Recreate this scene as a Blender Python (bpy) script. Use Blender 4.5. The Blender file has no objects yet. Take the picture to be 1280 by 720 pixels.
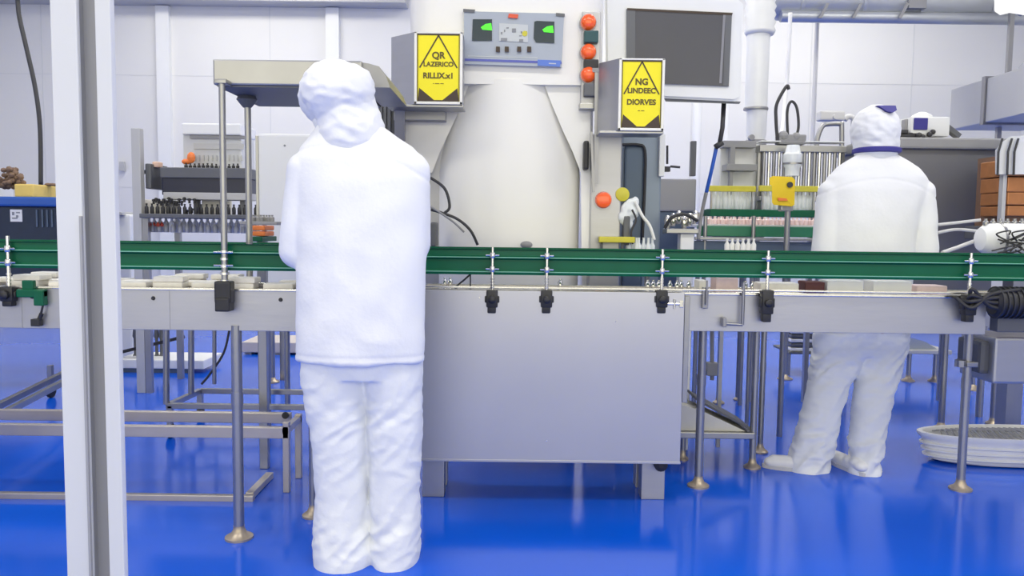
import bpy, bmesh, math, random
from mathutils import Vector, Matrix, noise
random.seed(7)
C = bpy.context.scene.collection
PI = math.pi
SC = bpy.context.scene

# ------------------------------------------------------------------ camera
F = 1000.0; H = 1.184; PITCH = math.atan(76/F); ROLL = 0.0122
fw = Vector((0, math.cos(PITCH), -math.sin(PITCH)))
r0 = Vector((1, 0, 0)); u0 = Vector((0, math.sin(PITCH), math.cos(PITCH)))
rt = r0*math.cos(ROLL) + u0*math.sin(ROLL); up = -r0*math.sin(ROLL) + u0*math.cos(ROLL)
cam = bpy.data.cameras.new('camera'); co = bpy.data.objects.new('camera', cam); C.objects.link(co)
m = Matrix((rt, up, -fw)).transposed().to_4x4(); m.translation = Vector((0, 0, H)); co.matrix_world = m
cam.sensor_width = 36; cam.lens = F*36/1280; cam.clip_end = 60
SC.camera = co

def P(px, py, Y):
    d = fw*F + rt*(px-640) - up*(py-360)
    return Vector((0, 0, H)) + d*(Y/d.y)
def FL(px, py, z=0.0):
    d = fw*F + rt*(px-640) - up*(py-360)
    return Vector((0, 0, H)) + d*((z-H)/d.z)
def PX(px, Y, py=300): return P(px, py, Y).x
def PZ(py, Y, px=640): return P(px, py, Y).z

# ------------------------------------------------------------------ world and light
SC.view_settings.view_transform = 'Standard'; SC.view_settings.look = 'None'
SC.view_settings.gamma = 1; SC.view_settings.use_curve_mapping = False
SC.view_settings.exposure = 0.1
w = bpy.data.worlds.new('world'); SC.world = w; w.use_nodes = True
w.node_tree.nodes['Background'].inputs[0].default_value = (1, 0.97, 0.80, 1)
w.node_tree.nodes['Background'].inputs[1].default_value = 0.5
def area(name, loc, sx, sy, power, rot=(0, 0, 0), col=(1, 1, 1)):
    l = bpy.data.lights.new(name, 'AREA'); l.shape = 'RECTANGLE'; l.size = sx; l.size_y = sy; l.energy = power; l.color = col
    o = bpy.data.objects.new(name, l); o.location = loc; o.rotation_euler = rot; C.objects.link(o); return o
for i, (x, y) in enumerate([(-3.2, 1.2), (0.6, 1.2), (3.9, 1.2), (-3.2, 5.2), (0.6, 5.9), (3.9, 5.2), (-3.2, 8.4), (0.6, 8.4), (3.6, 8.4)]):
    area('ceiling_lamp_light', (x, y, 4.40), 2.2, 0.7, 42, (0, 0, 0), (1, 0.945, 0.74))
area('front_fill', (0, -2.7, 2.2), 10, 3.4, 190, (math.radians(86), 0, 0), (1, 0.955, 0.75))  # added fill light behind the camera, brightens surfaces facing it

# ------------------------------------------------------------------ materials
MATS = {}
def mat(name, col, rough=0.5, metal=0.0, var=0.0, scale=8.0, bump=0.0, bscale=40.0, emit=None, es=1.0, stretch=None, coat=0.0, alpha=1.0, trans=0.0, spec=None):
    m = bpy.data.materials.new(name); m.use_nodes = True; nt = m.node_tree; N = nt.nodes; L = nt.links
    b = N['Principled BSDF']
    c = (*col, 1)
    if spec is not None: b.inputs['Specular IOR Level'].default_value = spec
    b.inputs['Base Color'].default_value = c; b.inputs['Roughness'].default_value = rough; b.inputs['Metallic'].default_value = metal
    if coat: b.inputs['Coat Weight'].default_value = coat
    if trans: b.inputs['Transmission Weight'].default_value = trans
    tc = N.new('ShaderNodeTexCoord'); mp = N.new('ShaderNodeMapping'); L.new(tc.outputs['Object'], mp.inputs[0])
    if stretch: mp.inputs['Scale'].default_value = stretch
    if var > 0:
        n = N.new('ShaderNodeTexNoise'); n.inputs['Scale'].default_value = scale; n.inputs['Detail'].default_value = 4
        L.new(mp.outputs[0], n.inputs['Vector'])
        r = N.new('ShaderNodeMix'); r.data_type = 'RGBA'
        r.inputs[6].default_value = tuple(max(0, x*(1-var)) for x in col)+(1,); r.inputs[7].default_value = tuple(min(1, x*(1+var)) for x in col)+(1,)
        L.new(n.outputs['Fac'], r.inputs[0]); L.new(r.outputs[2], b.inputs['Base Color'])
    if bump > 0:
        n2 = N.new('ShaderNodeTexNoise'); n2.inputs['Scale'].default_value = bscale; n2.inputs['Detail'].default_value = 3
        L.new(mp.outputs[0], n2.inputs['Vector'])
        bp = N.new('ShaderNodeBump'); bp.inputs['Strength'].default_value = bump; bp.inputs['Distance'].default_value = 0.01
        L.new(n2.outputs['Fac'], bp.inputs['Height']); L.new(bp.outputs[0], b.inputs['Normal'])
    if emit: b.inputs['Emission Color'].default_value = (*emit, 1); b.inputs['Emission Strength'].default_value = es
    MATS[name] = m; return m
mat('wall', (0.76, 0.76, 0.765), 0.55, var=0.02, scale=1.5)
mat('ceiling', (0.85, 0.85, 0.86), 0.7)
mat('floor_blue', (0.001, 0.10, 0.70), 0.14, var=0.10, scale=1.3, bump=0.05, bscale=5, spec=0.34)
mat('steel', (0.36, 0.36, 0.37), 0.32, 0.85, var=0.12, scale=6, bump=0.05, bscale=30)
mat('steel_light', (0.70, 0.70, 0.71), 0.45, 0.5)
mat('steel_dark', (0.30, 0.30, 0.32), 0.38, 0.85, var=0.15, scale=6)
mat('steel_panel', (0.46, 0.46, 0.48), 0.42, 0.75, var=0.05, scale=4, bump=0.04, bscale=12, stretch=(1, 1, 6))
mat('cabinet_steel', (0.50, 0.50, 0.53), 0.36, 0.8, var=0.05, scale=3, bump=0.10, bscale=3)
mat('bar_steel', (0.52, 0.48, 0.46), 0.4, 0.6, var=0.1, scale=8)
mat('chrome', (0.75, 0.74, 0.72), 0.18, 1.0, var=0.1, scale=60)
mat('foot_brass', (0.50, 0.42, 0.32), 0.4, 0.7, var=0.2, scale=20)
mat('galvanised', (0.50, 0.52, 0.55), 0.42, 0.55, var=0.15, scale=5, stretch=(0.4, 3, 3))
mat('duct_white', (0.78, 0.79, 0.80), 0.4, 0.1, var=0.04)
mat('duct_grey', (0.52, 0.52, 0.52), 0.5, 0.3, var=0.06, scale=2)
mat('green', (0.002, 0.105, 0.05), 0.4, var=0.12, scale=12, spec=0.25)
mat('green_highlight', (0.16, 0.42, 0.30), 0.3, var=0.1)
mat('black', (0.018, 0.018, 0.022), 0.45, var=0.3, scale=30)
mat('rubber', (0.03, 0.03, 0.035), 0.6)
mat('dark_grey', (0.13, 0.135, 0.15), 0.5, 0.2, var=0.1, scale=3)
mat('hopper_grey', (0.20, 0.20, 0.215), 0.5, 0.3, var=0.1, scale=2)
mat('hopper_top', (0.33, 0.33, 0.34), 0.45, 0.3, var=0.08)
mat('tower_cream', (0.87, 0.86, 0.83), 0.35, 0.0, var=0.02, scale=2, coat=0.2)
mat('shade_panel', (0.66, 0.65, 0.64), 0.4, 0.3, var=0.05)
mat('white', (0.83, 0.84, 0.85), 0.4, var=0.02)
mat('white_plastic', (0.85, 0.85, 0.85), 0.35, var=0.03, scale=20)
mat('column_paint', (0.70, 0.71, 0.73), 0.5, var=0.05, scale=3)
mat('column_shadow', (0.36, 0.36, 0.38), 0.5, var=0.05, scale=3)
mat('cloth', (0.86, 0.87, 0.90), 0.85, var=0.02, scale=5, bump=0.12, bscale=60)
mat('trouser', (0.82, 0.84, 0.88), 0.85, var=0.03, scale=5, bump=0.12, bscale=60)
mat('purple', (0.045, 0.04, 0.26), 0.7)
mat('skin', (0.62, 0.38, 0.28), 0.5, var=0.05)
mat('eye_white', (0.8, 0.8, 0.8), 0.2)
mat('lips', (0.45, 0.18, 0.15), 0.5)
mat('yellow', (0.92, 0.80, 0.01), 0.45, var=0.02)
mat('yellow_machine', (0.85, 0.60, 0.01), 0.4, var=0.08, scale=10)
mat('yellow_rail', (0.62, 0.56, 0.05), 0.4, var=0.15, scale=20)
mat('sign_ink', (0.05, 0.03, 0.02), 0.5)
mat('sign_text', (0.10, 0.07, 0.01), 0.5)
mat('panel_grey', (0.36, 0.40, 0.48), 0.4, 0.2, var=0.04)
mat('panel_light', (0.55, 0.58, 0.60), 0.4)
mat('panel_stripe', (0.10, 0.12, 0.45), 0.4)
mat('panel_blue', (0.10, 0.20, 0.62), 0.4)
mat('screen_dark', (0.015, 0.035, 0.05), 0.25)
mat('screen_grey', (0.075, 0.075, 0.09), 0.35, var=0.04)
mat('screen_edge', (0.25, 0.25, 0.28), 0.4)
mat('green_glow', (0.05, 0.6, 0.02), 0.4, emit=(0.08, 0.95, 0.03), es=0.8)
mat('red_plastic', (0.75, 0.10, 0.04), 0.4)
mat('orange_lamp', (0.90, 0.12, 0.015), 0.25, emit=(1.0, 0.12, 0.01), es=0.12, coat=0.6)
mat('orange', (0.85, 0.22, 0.05), 0.45, var=0.15, scale=30)
mat('teal_dark', (0.01, 0.07, 0.08), 0.35)
mat('blue_grey', (0.24, 0.29, 0.37), 0.45, 0.3, var=0.05, scale=2)
mat('blue_grey_dark', (0.10, 0.14, 0.20), 0.45, 0.2, var=0.08, scale=3)
mat('bin_blue', (0.03, 0.11, 0.42), 0.4, var=0.06)
mat('bin_navy', (0.018, 0.030, 0.055), 0.35, var=0.3, scale=14)
mat('blue_hose', (0.03, 0.12, 0.55), 0.4)
mat('wood_yellow', (0.80, 0.58, 0.16), 0.6, var=0.1, scale=15)
mat('brown', (0.20, 0.13, 0.09), 0.9, var=0.5, scale=60)
mat('belt_cream', (0.56, 0.50, 0.40), 0.55, var=0.25, scale=25)
mat('pack', (0.92, 0.87, 0.82), 0.5, var=0.12, scale=40)
mat('pack_pink', (0.80, 0.62, 0.62), 0.5, var=0.12, scale=40)
mat('maroon', (0.10, 0.02, 0.025), 0.5)
mat('cable_dark', (0.04, 0.04, 0.045), 0.5)
mat('cable_grey', (0.30, 0.30, 0.31), 0.5)
mat('hose_grey', (0.60, 0.60, 0.62), 0.5)
mat('copper', (0.46, 0.19, 0.07), 0.4, 0.4, var=0.25, scale=20)
mat('clear_plastic', (0.80, 0.84, 0.88), 0.2, var=0.05)
mat('print', (0.25, 0.26, 0.28), 0.5)
mat('lens_light', (1, 1, 1), 0.4, emit=(1, 1, 1), es=3)

# ------------------------------------------------------------------ mesh helpers
class MB:
    def __init__(s): s.bm = bmesh.new()
    def _add(s, verts, faces):
        vs = [s.bm.verts.new(v) for v in verts]
        for f in faces:
            try: s.bm.faces.new([vs[i] for i in f])
            except ValueError: pass
        return s
    def box(s, a, b, bev=0.0, M=None):
        x0, x1 = sorted((a[0], b[0])); y0, y1 = sorted((a[1], b[1])); z0, z1 = sorted((a[2], b[2]))
        t = bmesh.new()
        vs = [t.verts.new(v) for v in ((x0,y0,z0),(x1,y0,z0),(x1,y1,z0),(x0,y1,z0),(x0,y0,z1),(x1,y0,z1),(x1,y1,z1),(x0,y1,z1))]
        for f in ((0,3,2,1),(4,5,6,7),(0,1,5,4),(1,2,6,5),(2,3,7,6),(3,0,4,7)): t.faces.new([vs[i] for i in f])
        if bev: bmesh.ops.bevel(t, geom=t.edges[:], offset=bev, segments=2, profile=0.6, affect='EDGES')
        if M is not None: bmesh.ops.transform(t, matrix=M, verts=t.verts[:])
        s.merge(t); return s
    def merge(s, t):
        me = bpy.data.meshes.new('tmp'); t.to_mesh(me); t.free(); s.bm.from_mesh(me); bpy.data.meshes.remove(me); return s
    def beam(s, p, q, w, h, bev=0.0):      # rectangular bar between two points
        p = Vector(p); q = Vector(q); d = q-p; L = d.length; z = d.normalized()
        ref = Vector((0, 0, 1)) if abs(z.z) < 0.95 else Vector((0, 1, 0))
        x = z.cross(ref).normalized(); y = x.cross(z).normalized()
        M = Matrix((x, z, y)).transposed().to_4x4(); M.translation = p
        return s.box((-w/2, 0, -h/2), (w/2, L, h/2), bev, M)
    def lathe(s, prof, c=(0, 0, 0), n=32, axis='z', a0=0, sx=1, sy=1):
        c = Vector(c); V = []; Fc = []
        for r, h in prof:
            for k in range(n):
                a = a0+2*PI*k/n; x, y = r*math.cos(a)*sx, r*math.sin(a)*sy
                V.append(c + (Vector((x, y, h)) if axis == 'z' else Vector((h, x, y)) if axis == 'x' else Vector((y, h, x))))
        for i in range(len(prof)-1):
            for k in range(n):
                k2 = (k+1) % n; Fc.append((i*n+k, i*n+k2, (i+1)*n+k2, (i+1)*n+k))
        Fc.append(tuple(range(n))[::-1]); Fc.append(tuple((len(prof)-1)*n+k for k in range(n)))
        return s._add(V, Fc)
    def tube(s, pts, r, n=10, r2=None):
        pts = [Vector(p) for p in pts]; V = []; Fc = []; N = len(pts)
        pref = None
        for i, p in enumerate(pts):
            d = (pts[min(i+1, N-1)]-pts[max(i-1, 0)]).normalized()
            if pref is None:
                ref = Vector((0, 0, 1)) if abs(d.z) < 0.9 else Vector((1, 0, 0)); x = d.cross(ref).normalized()
            else: x = (pref - d*pref.dot(d)).normalized()
            pref = x; y = d.cross(x)
            rr = r if r2 is None else r+(r2-r)*i/(N-1)
            for k in range(n):
                a = 2*PI*k/n; V.append(p+(x*math.cos(a)+y*math.sin(a))*rr)
        for i in range(N-1):
            for k in range(n): k2 = (k+1) % n; Fc.append((i*n+k, i*n+k2, (i+1)*n+k2, (i+1)*n+k))
        Fc.append(tuple(range(n))[::-1]); Fc.append(tuple((N-1)*n+k for k in range(n)))
        return s._add(V, Fc)
    def cyl(s, p, q, r, n=16): return s.tube([p, q], r, n)
    def cap(s, p, q, r1, r2, n=20, sq=None):     # tapered round-ended limb
        p = Vector(p); q = Vector(q); d = q-p; L = d.length; z = d.normalized() if L > 1e-6 else Vector((0, 0, 1))
        pts = []; rs = []
        for k in range(6): a = -PI/2+k*PI/12; pts.append(p+z*r1*math.sin(a)); rs.append(max(1e-4, r1*math.cos(a)))
        for k in range(7): a = k*PI/12; pts.append(q+z*r2*math.sin(a)); rs.append(max(1e-4, r2*math.cos(a)))
        ref = Vector((0, 1, 0)) if abs(z.y) < 0.9 else Vector((1, 0, 0)); x = z.cross(ref).normalized(); y = z.cross(x)
        V = []; Fc = []
        for c, r in zip(pts, rs):
            for k in range(n):
                a = 2*PI*k/n; v = x*math.cos(a)+y*math.sin(a)*(sq or 1); V.append(c+v*r)
        for i in range(len(pts)-1):
            for k in range(n): k2 = (k+1) % n; Fc.append((i*n+k, i*n+k2, (i+1)*n+k2, (i+1)*n+k))
        Fc.append(tuple(range(n))[::-1]); Fc.append(tuple((len(pts)-1)*n+k for k in range(n)))
        return s._add(V, Fc)
    def ball(s, c, rx, ry=None, rz=None, M=None, n=24):
        t = bmesh.new(); bmesh.ops.create_uvsphere(t, u_segments=n, v_segments=n//2, radius=1)
        ry = ry or rx; rz = rz or rx
        X = Matrix.Translation(Vector(c)) @ (M.to_4x4() if M else Matrix.Identity(4)) @ Matrix.Diagonal((rx, ry, rz, 1))
        bmesh.ops.transform(t, matrix=X, verts=t.verts[:]); return s.merge(t)
    def loft(s, rings, n=40, pw=2.0):            # rings: (cx, cy, cz, rx, ry)
        V = []; Fc = []
        for cx, cy, cz, rx, ry in rings:
            for k in range(n):
                a = 2*PI*k/n; c, q = math.cos(a), math.sin(a)
                V.append(Vector((cx+rx*math.copysign(abs(c)**(2/pw), c), cy+ry*math.copysign(abs(q)**(2/pw), q), cz)))
        for i in range(len(rings)-1):
            for k in range(n): k2 = (k+1) % n; Fc.append((i*n+k, i*n+k2, (i+1)*n+k2, (i+1)*n+k))
        Fc.append(tuple(range(n))[::-1]); Fc.append(tuple((len(rings)-1)*n+k for k in range(n)))
        return s._add(V, Fc)
    def prism(s, poly, fn):     # poly of 2D points, fn(u,v,k) -> 3D for k in 0,1
        n = len(poly); V = [Vector(fn(u, v, 0)) for u, v in poly]+[Vector(fn(u, v, 1)) for u, v in poly]
        Fc = [tuple(range(n))[::-1], tuple(range(n, 2*n))]+[(i, (i+1) % n, n+(i+1) % n, n+i) for i in range(n)]
        return s._add(V, Fc)
    def build(s, name, m, parent=None, smooth=False, kind=None, label=None, fix=True):
        if fix: bmesh.ops.recalc_face_normals(s.bm, faces=s.bm.faces[:])
        me = bpy.data.meshes.new(name); s.bm.to_mesh(me); s.bm.free()
        me.materials.append(MATS[m] if isinstance(m, str) else m)
        o = bpy.data.objects.new(name, me); C.objects.link(o)
        if parent is not None:
            root = parent
            M = Matrix.Identity(4)
            while root is not None: M = Matrix.LocRotScale(root.location, root.rotation_euler, root.scale) @ M; root = root.parent
            me.transform(M.inverted()); o.parent = parent
        if smooth:
            for p in me.polygons: p.use_smooth = True
            if smooth == 'auto':
                me.set_sharp_from_angle(angle=math.radians(40))
        if kind: o['kind'] = kind
        if label: o['label'] = label
        return o
def tag(o, label, cat, group=None):
    o['label'] = label; o['category'] = cat
    if group: o['group'] = group
    return o
def thing(name, label, cat, loc=(0, 0, 0), group=None):
    o = bpy.data.objects.new(name, None); o.empty_display_size = 0.1; C.objects.link(o); o.location = loc
    return tag(o, label, cat, group)
def solo(mb, name, m, loc, label, cat, group=None, smooth=False, kind=None):   # a thing that is one mesh, origin at its base
    o = mb.build(name, m, None, smooth); l = Vector(loc); o.data.transform(Matrix.Translation(-l)); o.location = l
    if kind: o['kind'] = kind
    return tag(o, label, cat, group)
def dup(o, loc=None, rotz=None, label=None, parent=None, group=None):
    c = o.copy(); C.objects.link(c)
    if parent is not None: c.parent = parent
    if loc is not None: c.location = loc
    if rotz is not None: c.rotation_euler = (0, 0, rotz)
    if label: c['label'] = label
    if group: c['group'] = group
    for ch in [x for x in bpy.data.objects if x.parent == o]: dup(ch, parent=c)
    return c
def struct(mb, name, m, parent=None, smooth=False): return mb.build(name, m, parent, smooth, kind='structure')
def text_mesh(s, size, M, depth=0.0008):
    cu = bpy.data.curves.new('t', 'FONT'); cu.body = s; cu.size = size; cu.align_x = 'CENTER'; cu.align_y = 'CENTER'; cu.extrude = depth; cu.offset = size*0.035
    o = bpy.data.objects.new('t', cu); C.objects.link(o); bpy.context.view_layer.update()
    me = bpy.data.meshes.new_from_object(o.evaluated_get(bpy.context.evaluated_depsgraph_get()))
    bpy.data.objects.remove(o); bpy.data.curves.remove(cu)
    t = MB(); t.bm.from_mesh(me); bpy.data.meshes.remove(me); bmesh.ops.transform(t.bm, matrix=M, verts=t.bm.verts[:]); return t
def remesh(mb, voxel, smooth_it=3, fold=None):
    bmesh.ops.recalc_face_normals(mb.bm, faces=mb.bm.faces[:])
    me = bpy.data.meshes.new('r'); mb.bm.to_mesh(me); mb.bm.free()
    o = bpy.data.objects.new('r', me); C.objects.link(o)
    r = o.modifiers.new('r', 'REMESH'); r.mode = 'VOXEL'; r.voxel_size = voxel
    if smooth_it:
        q = o.modifiers.new('s', 'SMOOTH'); q.factor = 0.5; q.iterations = smooth_it
    bpy.context.view_layer.update()
    me2 = bpy.data.meshes.new_from_object(o.evaluated_get(bpy.context.evaluated_depsgraph_get()))
    bpy.data.objects.remove(o); bpy.data.meshes.remove(me)
    t = MB(); t.bm.from_mesh(me2); bpy.data.meshes.remove(me2)
    if fold:
        t.bm.normal_update()
        new = [(v, v.co+v.normal*fold(v.co)) for v in t.bm.verts]
        for v, c in new: v.co = c
    return t
def spline(pts, n=8):
    pts = [Vector(p) for p in pts]; out = []
    for i in range(len(pts)-1):
        a = pts[max(i-1, 0)]; b = pts[i]; c = pts[i+1]; d = pts[min(i+2, len(pts)-1)]
        for k in range(n):
            t = k/n; out.append(0.5*((2*b)+(c-a)*t+(2*a-5*b+4*c-d)*t*t+(3*b-a-3*c+d)*t**3))
    out.append(pts[-1]); return out

# ================================================================== SETTING
XL, XR, YB, YF, ZC = -6.4, 6.25, 10.0, -3.0, 4.5
struct(MB().box((XL-.1, YF, -0.1), (XR+.1, YB+.1, 0)), 'floor', 'floor_blue')
b = MB().box((XL-.1, YB, 0), (XR+.1, YB+.1, ZC)); struct(b, 'wall_back', 'wall')
struct(MB().box((XR, YF, 0), (XR+.1, YB, ZC)), 'wall_right', 'wall')
struct(MB().box((XL-.1, YF, 0), (XL, YB, ZC)), 'wall_left', 'wall')
struct(MB().box((XL-.1, YF, ZC), (XR+.1, YB+.1, ZC+.1)), 'ceiling', 'ceiling')
b = MB()
for px in (-60, 60, 340, 560, 700, 860, 1005, 1130):
    x = PX(px, YB); b.box((x-.006, YB-.004, 0.1), (x+.006, YB+.001, ZC))
for py in (-40, 100, 240): b.box((XL, YB-.003, PZ(py, YB)), (XR, YB+.001, PZ(py, YB)+.008))
struct(b, 'trim_1', mat('seam', (0.68, 0.69, 0.71), 0.6))
struct(MB().box((XL, YB-.28, PZ(13, YB)), (PX(510, YB), YB, PZ(-6, YB)), 0.01), 'trim_2', 'duct_grey')
struct(MB().box((PX(203, YB), YB-.07, 0), (PX(219, YB), YB, PZ(14, YB))), 'trim_3', 'white')
struct(MB().box((PX(410, YB), YB-.07, 0), (PX(426, YB), YB, PZ(14, YB))), 'trim_4', 'white')
struct(MB().box((XL, YB-.02, 0), (XR, YB, 0.12)), 'baseboard_back', 'duct_grey')
for i, (x, y) in enumerate([(-3.2, 1.2), (0.6, 1.2), (3.9, 1.2), (-3.2, 5.2), (0.6, 5.9), (3.9, 5.2), (-3.2, 8.4), (0.6, 8.4), (3.6, 8.4)]):
    if i == 0:
        lamp0 = t = thing('ceiling_lamp', 'long rectangular ceiling light panel above the factory floor', 'ceiling lamp', (x, y, 4.5), 'ceiling light panels')
        MB().box((x-1.14, y-.39, 4.44), (x+1.14, y+.39, 4.5), .008).build('housing', 'white', t)
        MB().box((x-1.1, y-.35, 4.43), (x+1.1, y+.35, 4.445)).build('diffuser', 'lens_light', t)
    else: dup(lamp0, (x, y, 4.5))

# foreground column : open steel profile
Yc = 1.5
t = thing('steel_column', 'tall pale painted steel column standing in front of the left conveyor', 'column', (PX(110, Yc, 400), Yc, 0))
xa = PX(84, Yc, 700); tilt = 0
def cxp(px): return PX(px, Yc, 360)
xs = [cxp(v) for v in (72, 108, 110, 128, 146)]
x0, x1 = cxp(73), cxp(145)
lipL = cxp(105); lipR = cxp(126)
MB().box((x0, Yc, 0), (lipL, Yc+.012, 4.5), .002).box((x0+.003, Yc+.009, 0), (x0+.012, Yc+.055, 4.49), .002).build('flange', 'column_paint', t)
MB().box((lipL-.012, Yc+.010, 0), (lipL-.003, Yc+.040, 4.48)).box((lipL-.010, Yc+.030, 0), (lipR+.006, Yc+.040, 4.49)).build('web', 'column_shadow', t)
MB().box((lipR, Yc+.004, 0), (x1, Yc+.016, 4.5), .002).box((lipR+.003, Yc+.013, 0), (lipR+.012, Yc+.055, 4.49), .002).build('flange', 'column_paint', t)
MB().box((x0-.03, Yc-.03, 0), (x1+.03, Yc+.15, .012), .002).build('base_plate', 'column_paint', t)
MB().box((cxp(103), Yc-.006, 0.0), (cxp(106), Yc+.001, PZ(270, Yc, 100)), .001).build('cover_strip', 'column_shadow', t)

# ================================================================== CONVEYORS
def rail_profile(h):
    return [(0, 0), (-.012, 0), (-.014, .08*h), (-.008, .14*h), (-.004, .18*h), (-.004, .58*h), (-.008, .61*h), (-.014, .65*h), (-.014, .70*h), (-.006, .74*h), (-.005, .96*h), (-.012, h), (0, h)]
def rail_ridges(parent, xa, xb, y, z0, h):
    for v in (.115, .675): MB().box((xa, y-.0155, z0+v*h-.0022), (xb, y-.012, z0+v*h+.0022), .0008).build('ridge', 'green_highlight', parent)  # lighter green strips paint highlights along the worn ridge edges
def rail(mb, xa, xb, y, z0, h, flip=1):
    mb.prism(rail_profile(h), lambda u, v, k: ((xa, xb)[k], y+u*flip, z0+v))
def leg_with_foot(x, y, ztop, parent, r=.019, foot='foot_brass', disc=.055, name='leg'):
    l = MB().cyl((x, y, .02), (x, y, ztop), r).lathe([(r*1.12, .0), (r*1.12, .05)], (x, y, ztop-.3), 16).build(name, 'steel', parent, 'auto')
    MB().lathe([(disc, 0), (disc, .008), (disc*.55, .022), (r*1.05, .04), (r*1.05, .05)], (x, y, 0), 24).build('foot', foot, l, 'auto')
    return l
def rail_post(x, y, zb, zt, clamp_z0, clamp_z1, parent, zr0, zr1):
    p = MB().cyl((x, y-.012, clamp_z1-.02), (x, y-.012, zt), .0065, 10)
    for z in (zr0, zr1):
        p.lathe([(.011, -.012), (.013, -.006), (.013, .006), (.011, .012)], (x, y-.012, z), 10)
        p.cyl((x-.028, y-.014, z), (x+.028, y-.014, z), .004, 8); p.cyl((x, y-.02, z), (x, y+.02, z), .005, 8)
    for k in range(4): p.lathe([(.0085, 0), (.0085, .006)], (x, y-.012, clamp_z1+.006+k*.012), 8)
    p = p.build('rail_post', 'chrome', parent, 'auto')
    h = clamp_z1-clamp_z0
    c = MB().box((x-.024, y-.035, clamp_z0+.25*h), (x+.024, y+.012, clamp_z1), .007).box((x-.019, y-.03, clamp_z0), (x+.017, y+.01, clamp_z0+.4*h), .006)
    c.box((x-.031, y-.026, clamp_z0+.45*h), (x+.031, y+.004, clamp_z0+.75*h), .005)
    c.lathe([(.01, 0), (.016, .004), (.016, .02), (.01, .026)], (x, y-.055, clamp_z0+.6*h), 12, 'y')
    c.build('clamp', 'black', p, 'auto')

# ---- left conveyor
YL = 2.93
zt = PZ(361, YL, 200); zbm = PZ(412.5, YL, 200)
xA, xB = -3.0, PX(520, YL)
tl = thing('conveyor', 'packing conveyor with steel side and green guard rail left of the worker in front', 'conveyor', (-1.4, YL, 0))
b = MB().box((xA, YL, zbm), (xB, YL+.006, zt), .002).box((xA, YL+.32, zbm), (xB, YL+.326, zt), .002)
for px in (24, 210, 380): x = PX(px, YL); b.box((x-.0015, YL-.002, zbm), (x+.0015, YL+.001, zt))
b.build('side_panel', 'steel_panel', tl)
MB().box((xA, YL-.006, zt-.004), (xB, YL+.03, zt+.004), .002).box((xA, YL+.30, zt-.004), (xB, YL+.33, zt+.004), .002).build('top_edge', 'chrome', tl)
b = MB().box((xA, YL+.03, zt-.015), (xB, YL+.30, zt-.002))
for k in range(90):
    x = xA+(xB-xA)*k/90; b.box((x, YL+.031, zt-.003), (x+.022, YL+.299, zt))
b.build('belt', mat('belt_dark', (0.10, 0.085, 0.08), 0.5, var=0.4, scale=30), tl)
hr = .097; zr = PZ(337, YL, 200)
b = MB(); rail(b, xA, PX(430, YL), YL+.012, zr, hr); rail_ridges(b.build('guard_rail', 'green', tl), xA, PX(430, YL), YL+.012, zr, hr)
b = MB(); rail(b, xA, PX(430, YL), YL+.315, zr, hr, -1); b.build('guard_rail', 'green', tl)
for px in (38, 190, 350):   # bolts
    MB().lathe([(.008, 0), (.006, -.006)], (PX(px, YL), YL, zt-.035), 10, 'y').build('bolt', 'black', tl)
for px in (12,): rail_post(PX(px, YL), YL, zt, zr+hr+.02, zt-.07, zt+.004, tl, zr+.02, zr+.07)
# legs
leg_with_foot(PX(299, 2.94, 690), 2.942, zbm+.02, tl, .0195, disc=.052)
leg_with_foot(PX(391, 3.17, 655), 3.18, zbm+.02, tl, .0165, disc=.045)
leg_with_foot(-2.3, 2.985, zbm+.02, tl); leg_with_foot(-2.3, 3.22, zbm+.02, tl)
# sensor bracket below the edge at far left
g = MB().box((PX(24, YL), YL-.03, PZ(371, YL, 40)), (PX(58, YL), YL-.002, PZ(361, YL, 40)), .004).box((PX(46, YL), YL-.034, PZ(381, YL, 40)), (PX(58, YL), YL-.002, PZ(362, YL, 40)), .004).box((PX(30, YL), YL-.024, PZ(362, YL, 40)), (PX(44, YL), YL-.002, PZ(350, YL, 40)), .004)
g = g.build('sensor_bracket', 'green', tl)
MB().cyl(P(54, 380, YL-.018), P(50, 398, YL-.018), .004, 8).box(P(38, 408, YL-.03), P(54, 398, YL-.003), .003).cyl(P(48, 402, YL-.018), P(52, 392, YL-.018), .008, 8).build('sensor', 'black', g)

# ---- right conveyor
YR = 3.38
rz_t = PZ(369, YR, 1000); rz_b = PZ(415.5, YR, 1000)
xC, xD = PX(524, YR)-.0, 2.9
tr = thing('conveyor', 'long conveyor with green guard rail on the right, between the two workers', 'conveyor', (1.0, YR, 0))
xp = PX(858, YR)
MB().box((xp, YR, rz_b), (PX(1238, YR), YR+.006, rz_t), .002).box((xC, YR+.30, rz_b), (xD, YR+.306, rz_t), .002).build('side_panel', 'steel_panel', tr)
MB().box((xC, YR-.012, rz_t-.004), (xD, YR+.03, rz_t+.010), .003).box((xC, YR-.035, rz_t+.016), (xD, YR-.028, rz_t+.024), .002).box((xC, YR+.28, rz_t-.004), (xD, YR+.306, rz_t+.01), .002).build('top_edge', 'chrome', tr)
MB().box((xC, YR+.03, rz_t-.015), (xD, YR+.28, rz_t+.004)).build('belt', 'belt_cream', tr)
hr2 = .108; zr2 = PZ(346.5, YR, 900)
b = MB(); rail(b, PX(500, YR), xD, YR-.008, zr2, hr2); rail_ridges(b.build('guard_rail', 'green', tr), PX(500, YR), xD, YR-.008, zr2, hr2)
b = MB(); rail(b, PX(500, YR), xD, YR+.285, zr2, hr2, -1); b.build('guard_rail', 'green', tr)
for px in (616, 684, 828, 960, 1213):
    zc1 = PZ(362 if px < 1100 else 368, YR-.03, px); 
    rail_post(PX(px, YR-.03), YR-.03, rz_t, zr2+hr2+.008, PZ(391 if px < 900 else 402, YR-.03, px), zc1, tr, zr2+.025, zr2+.082)
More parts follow.
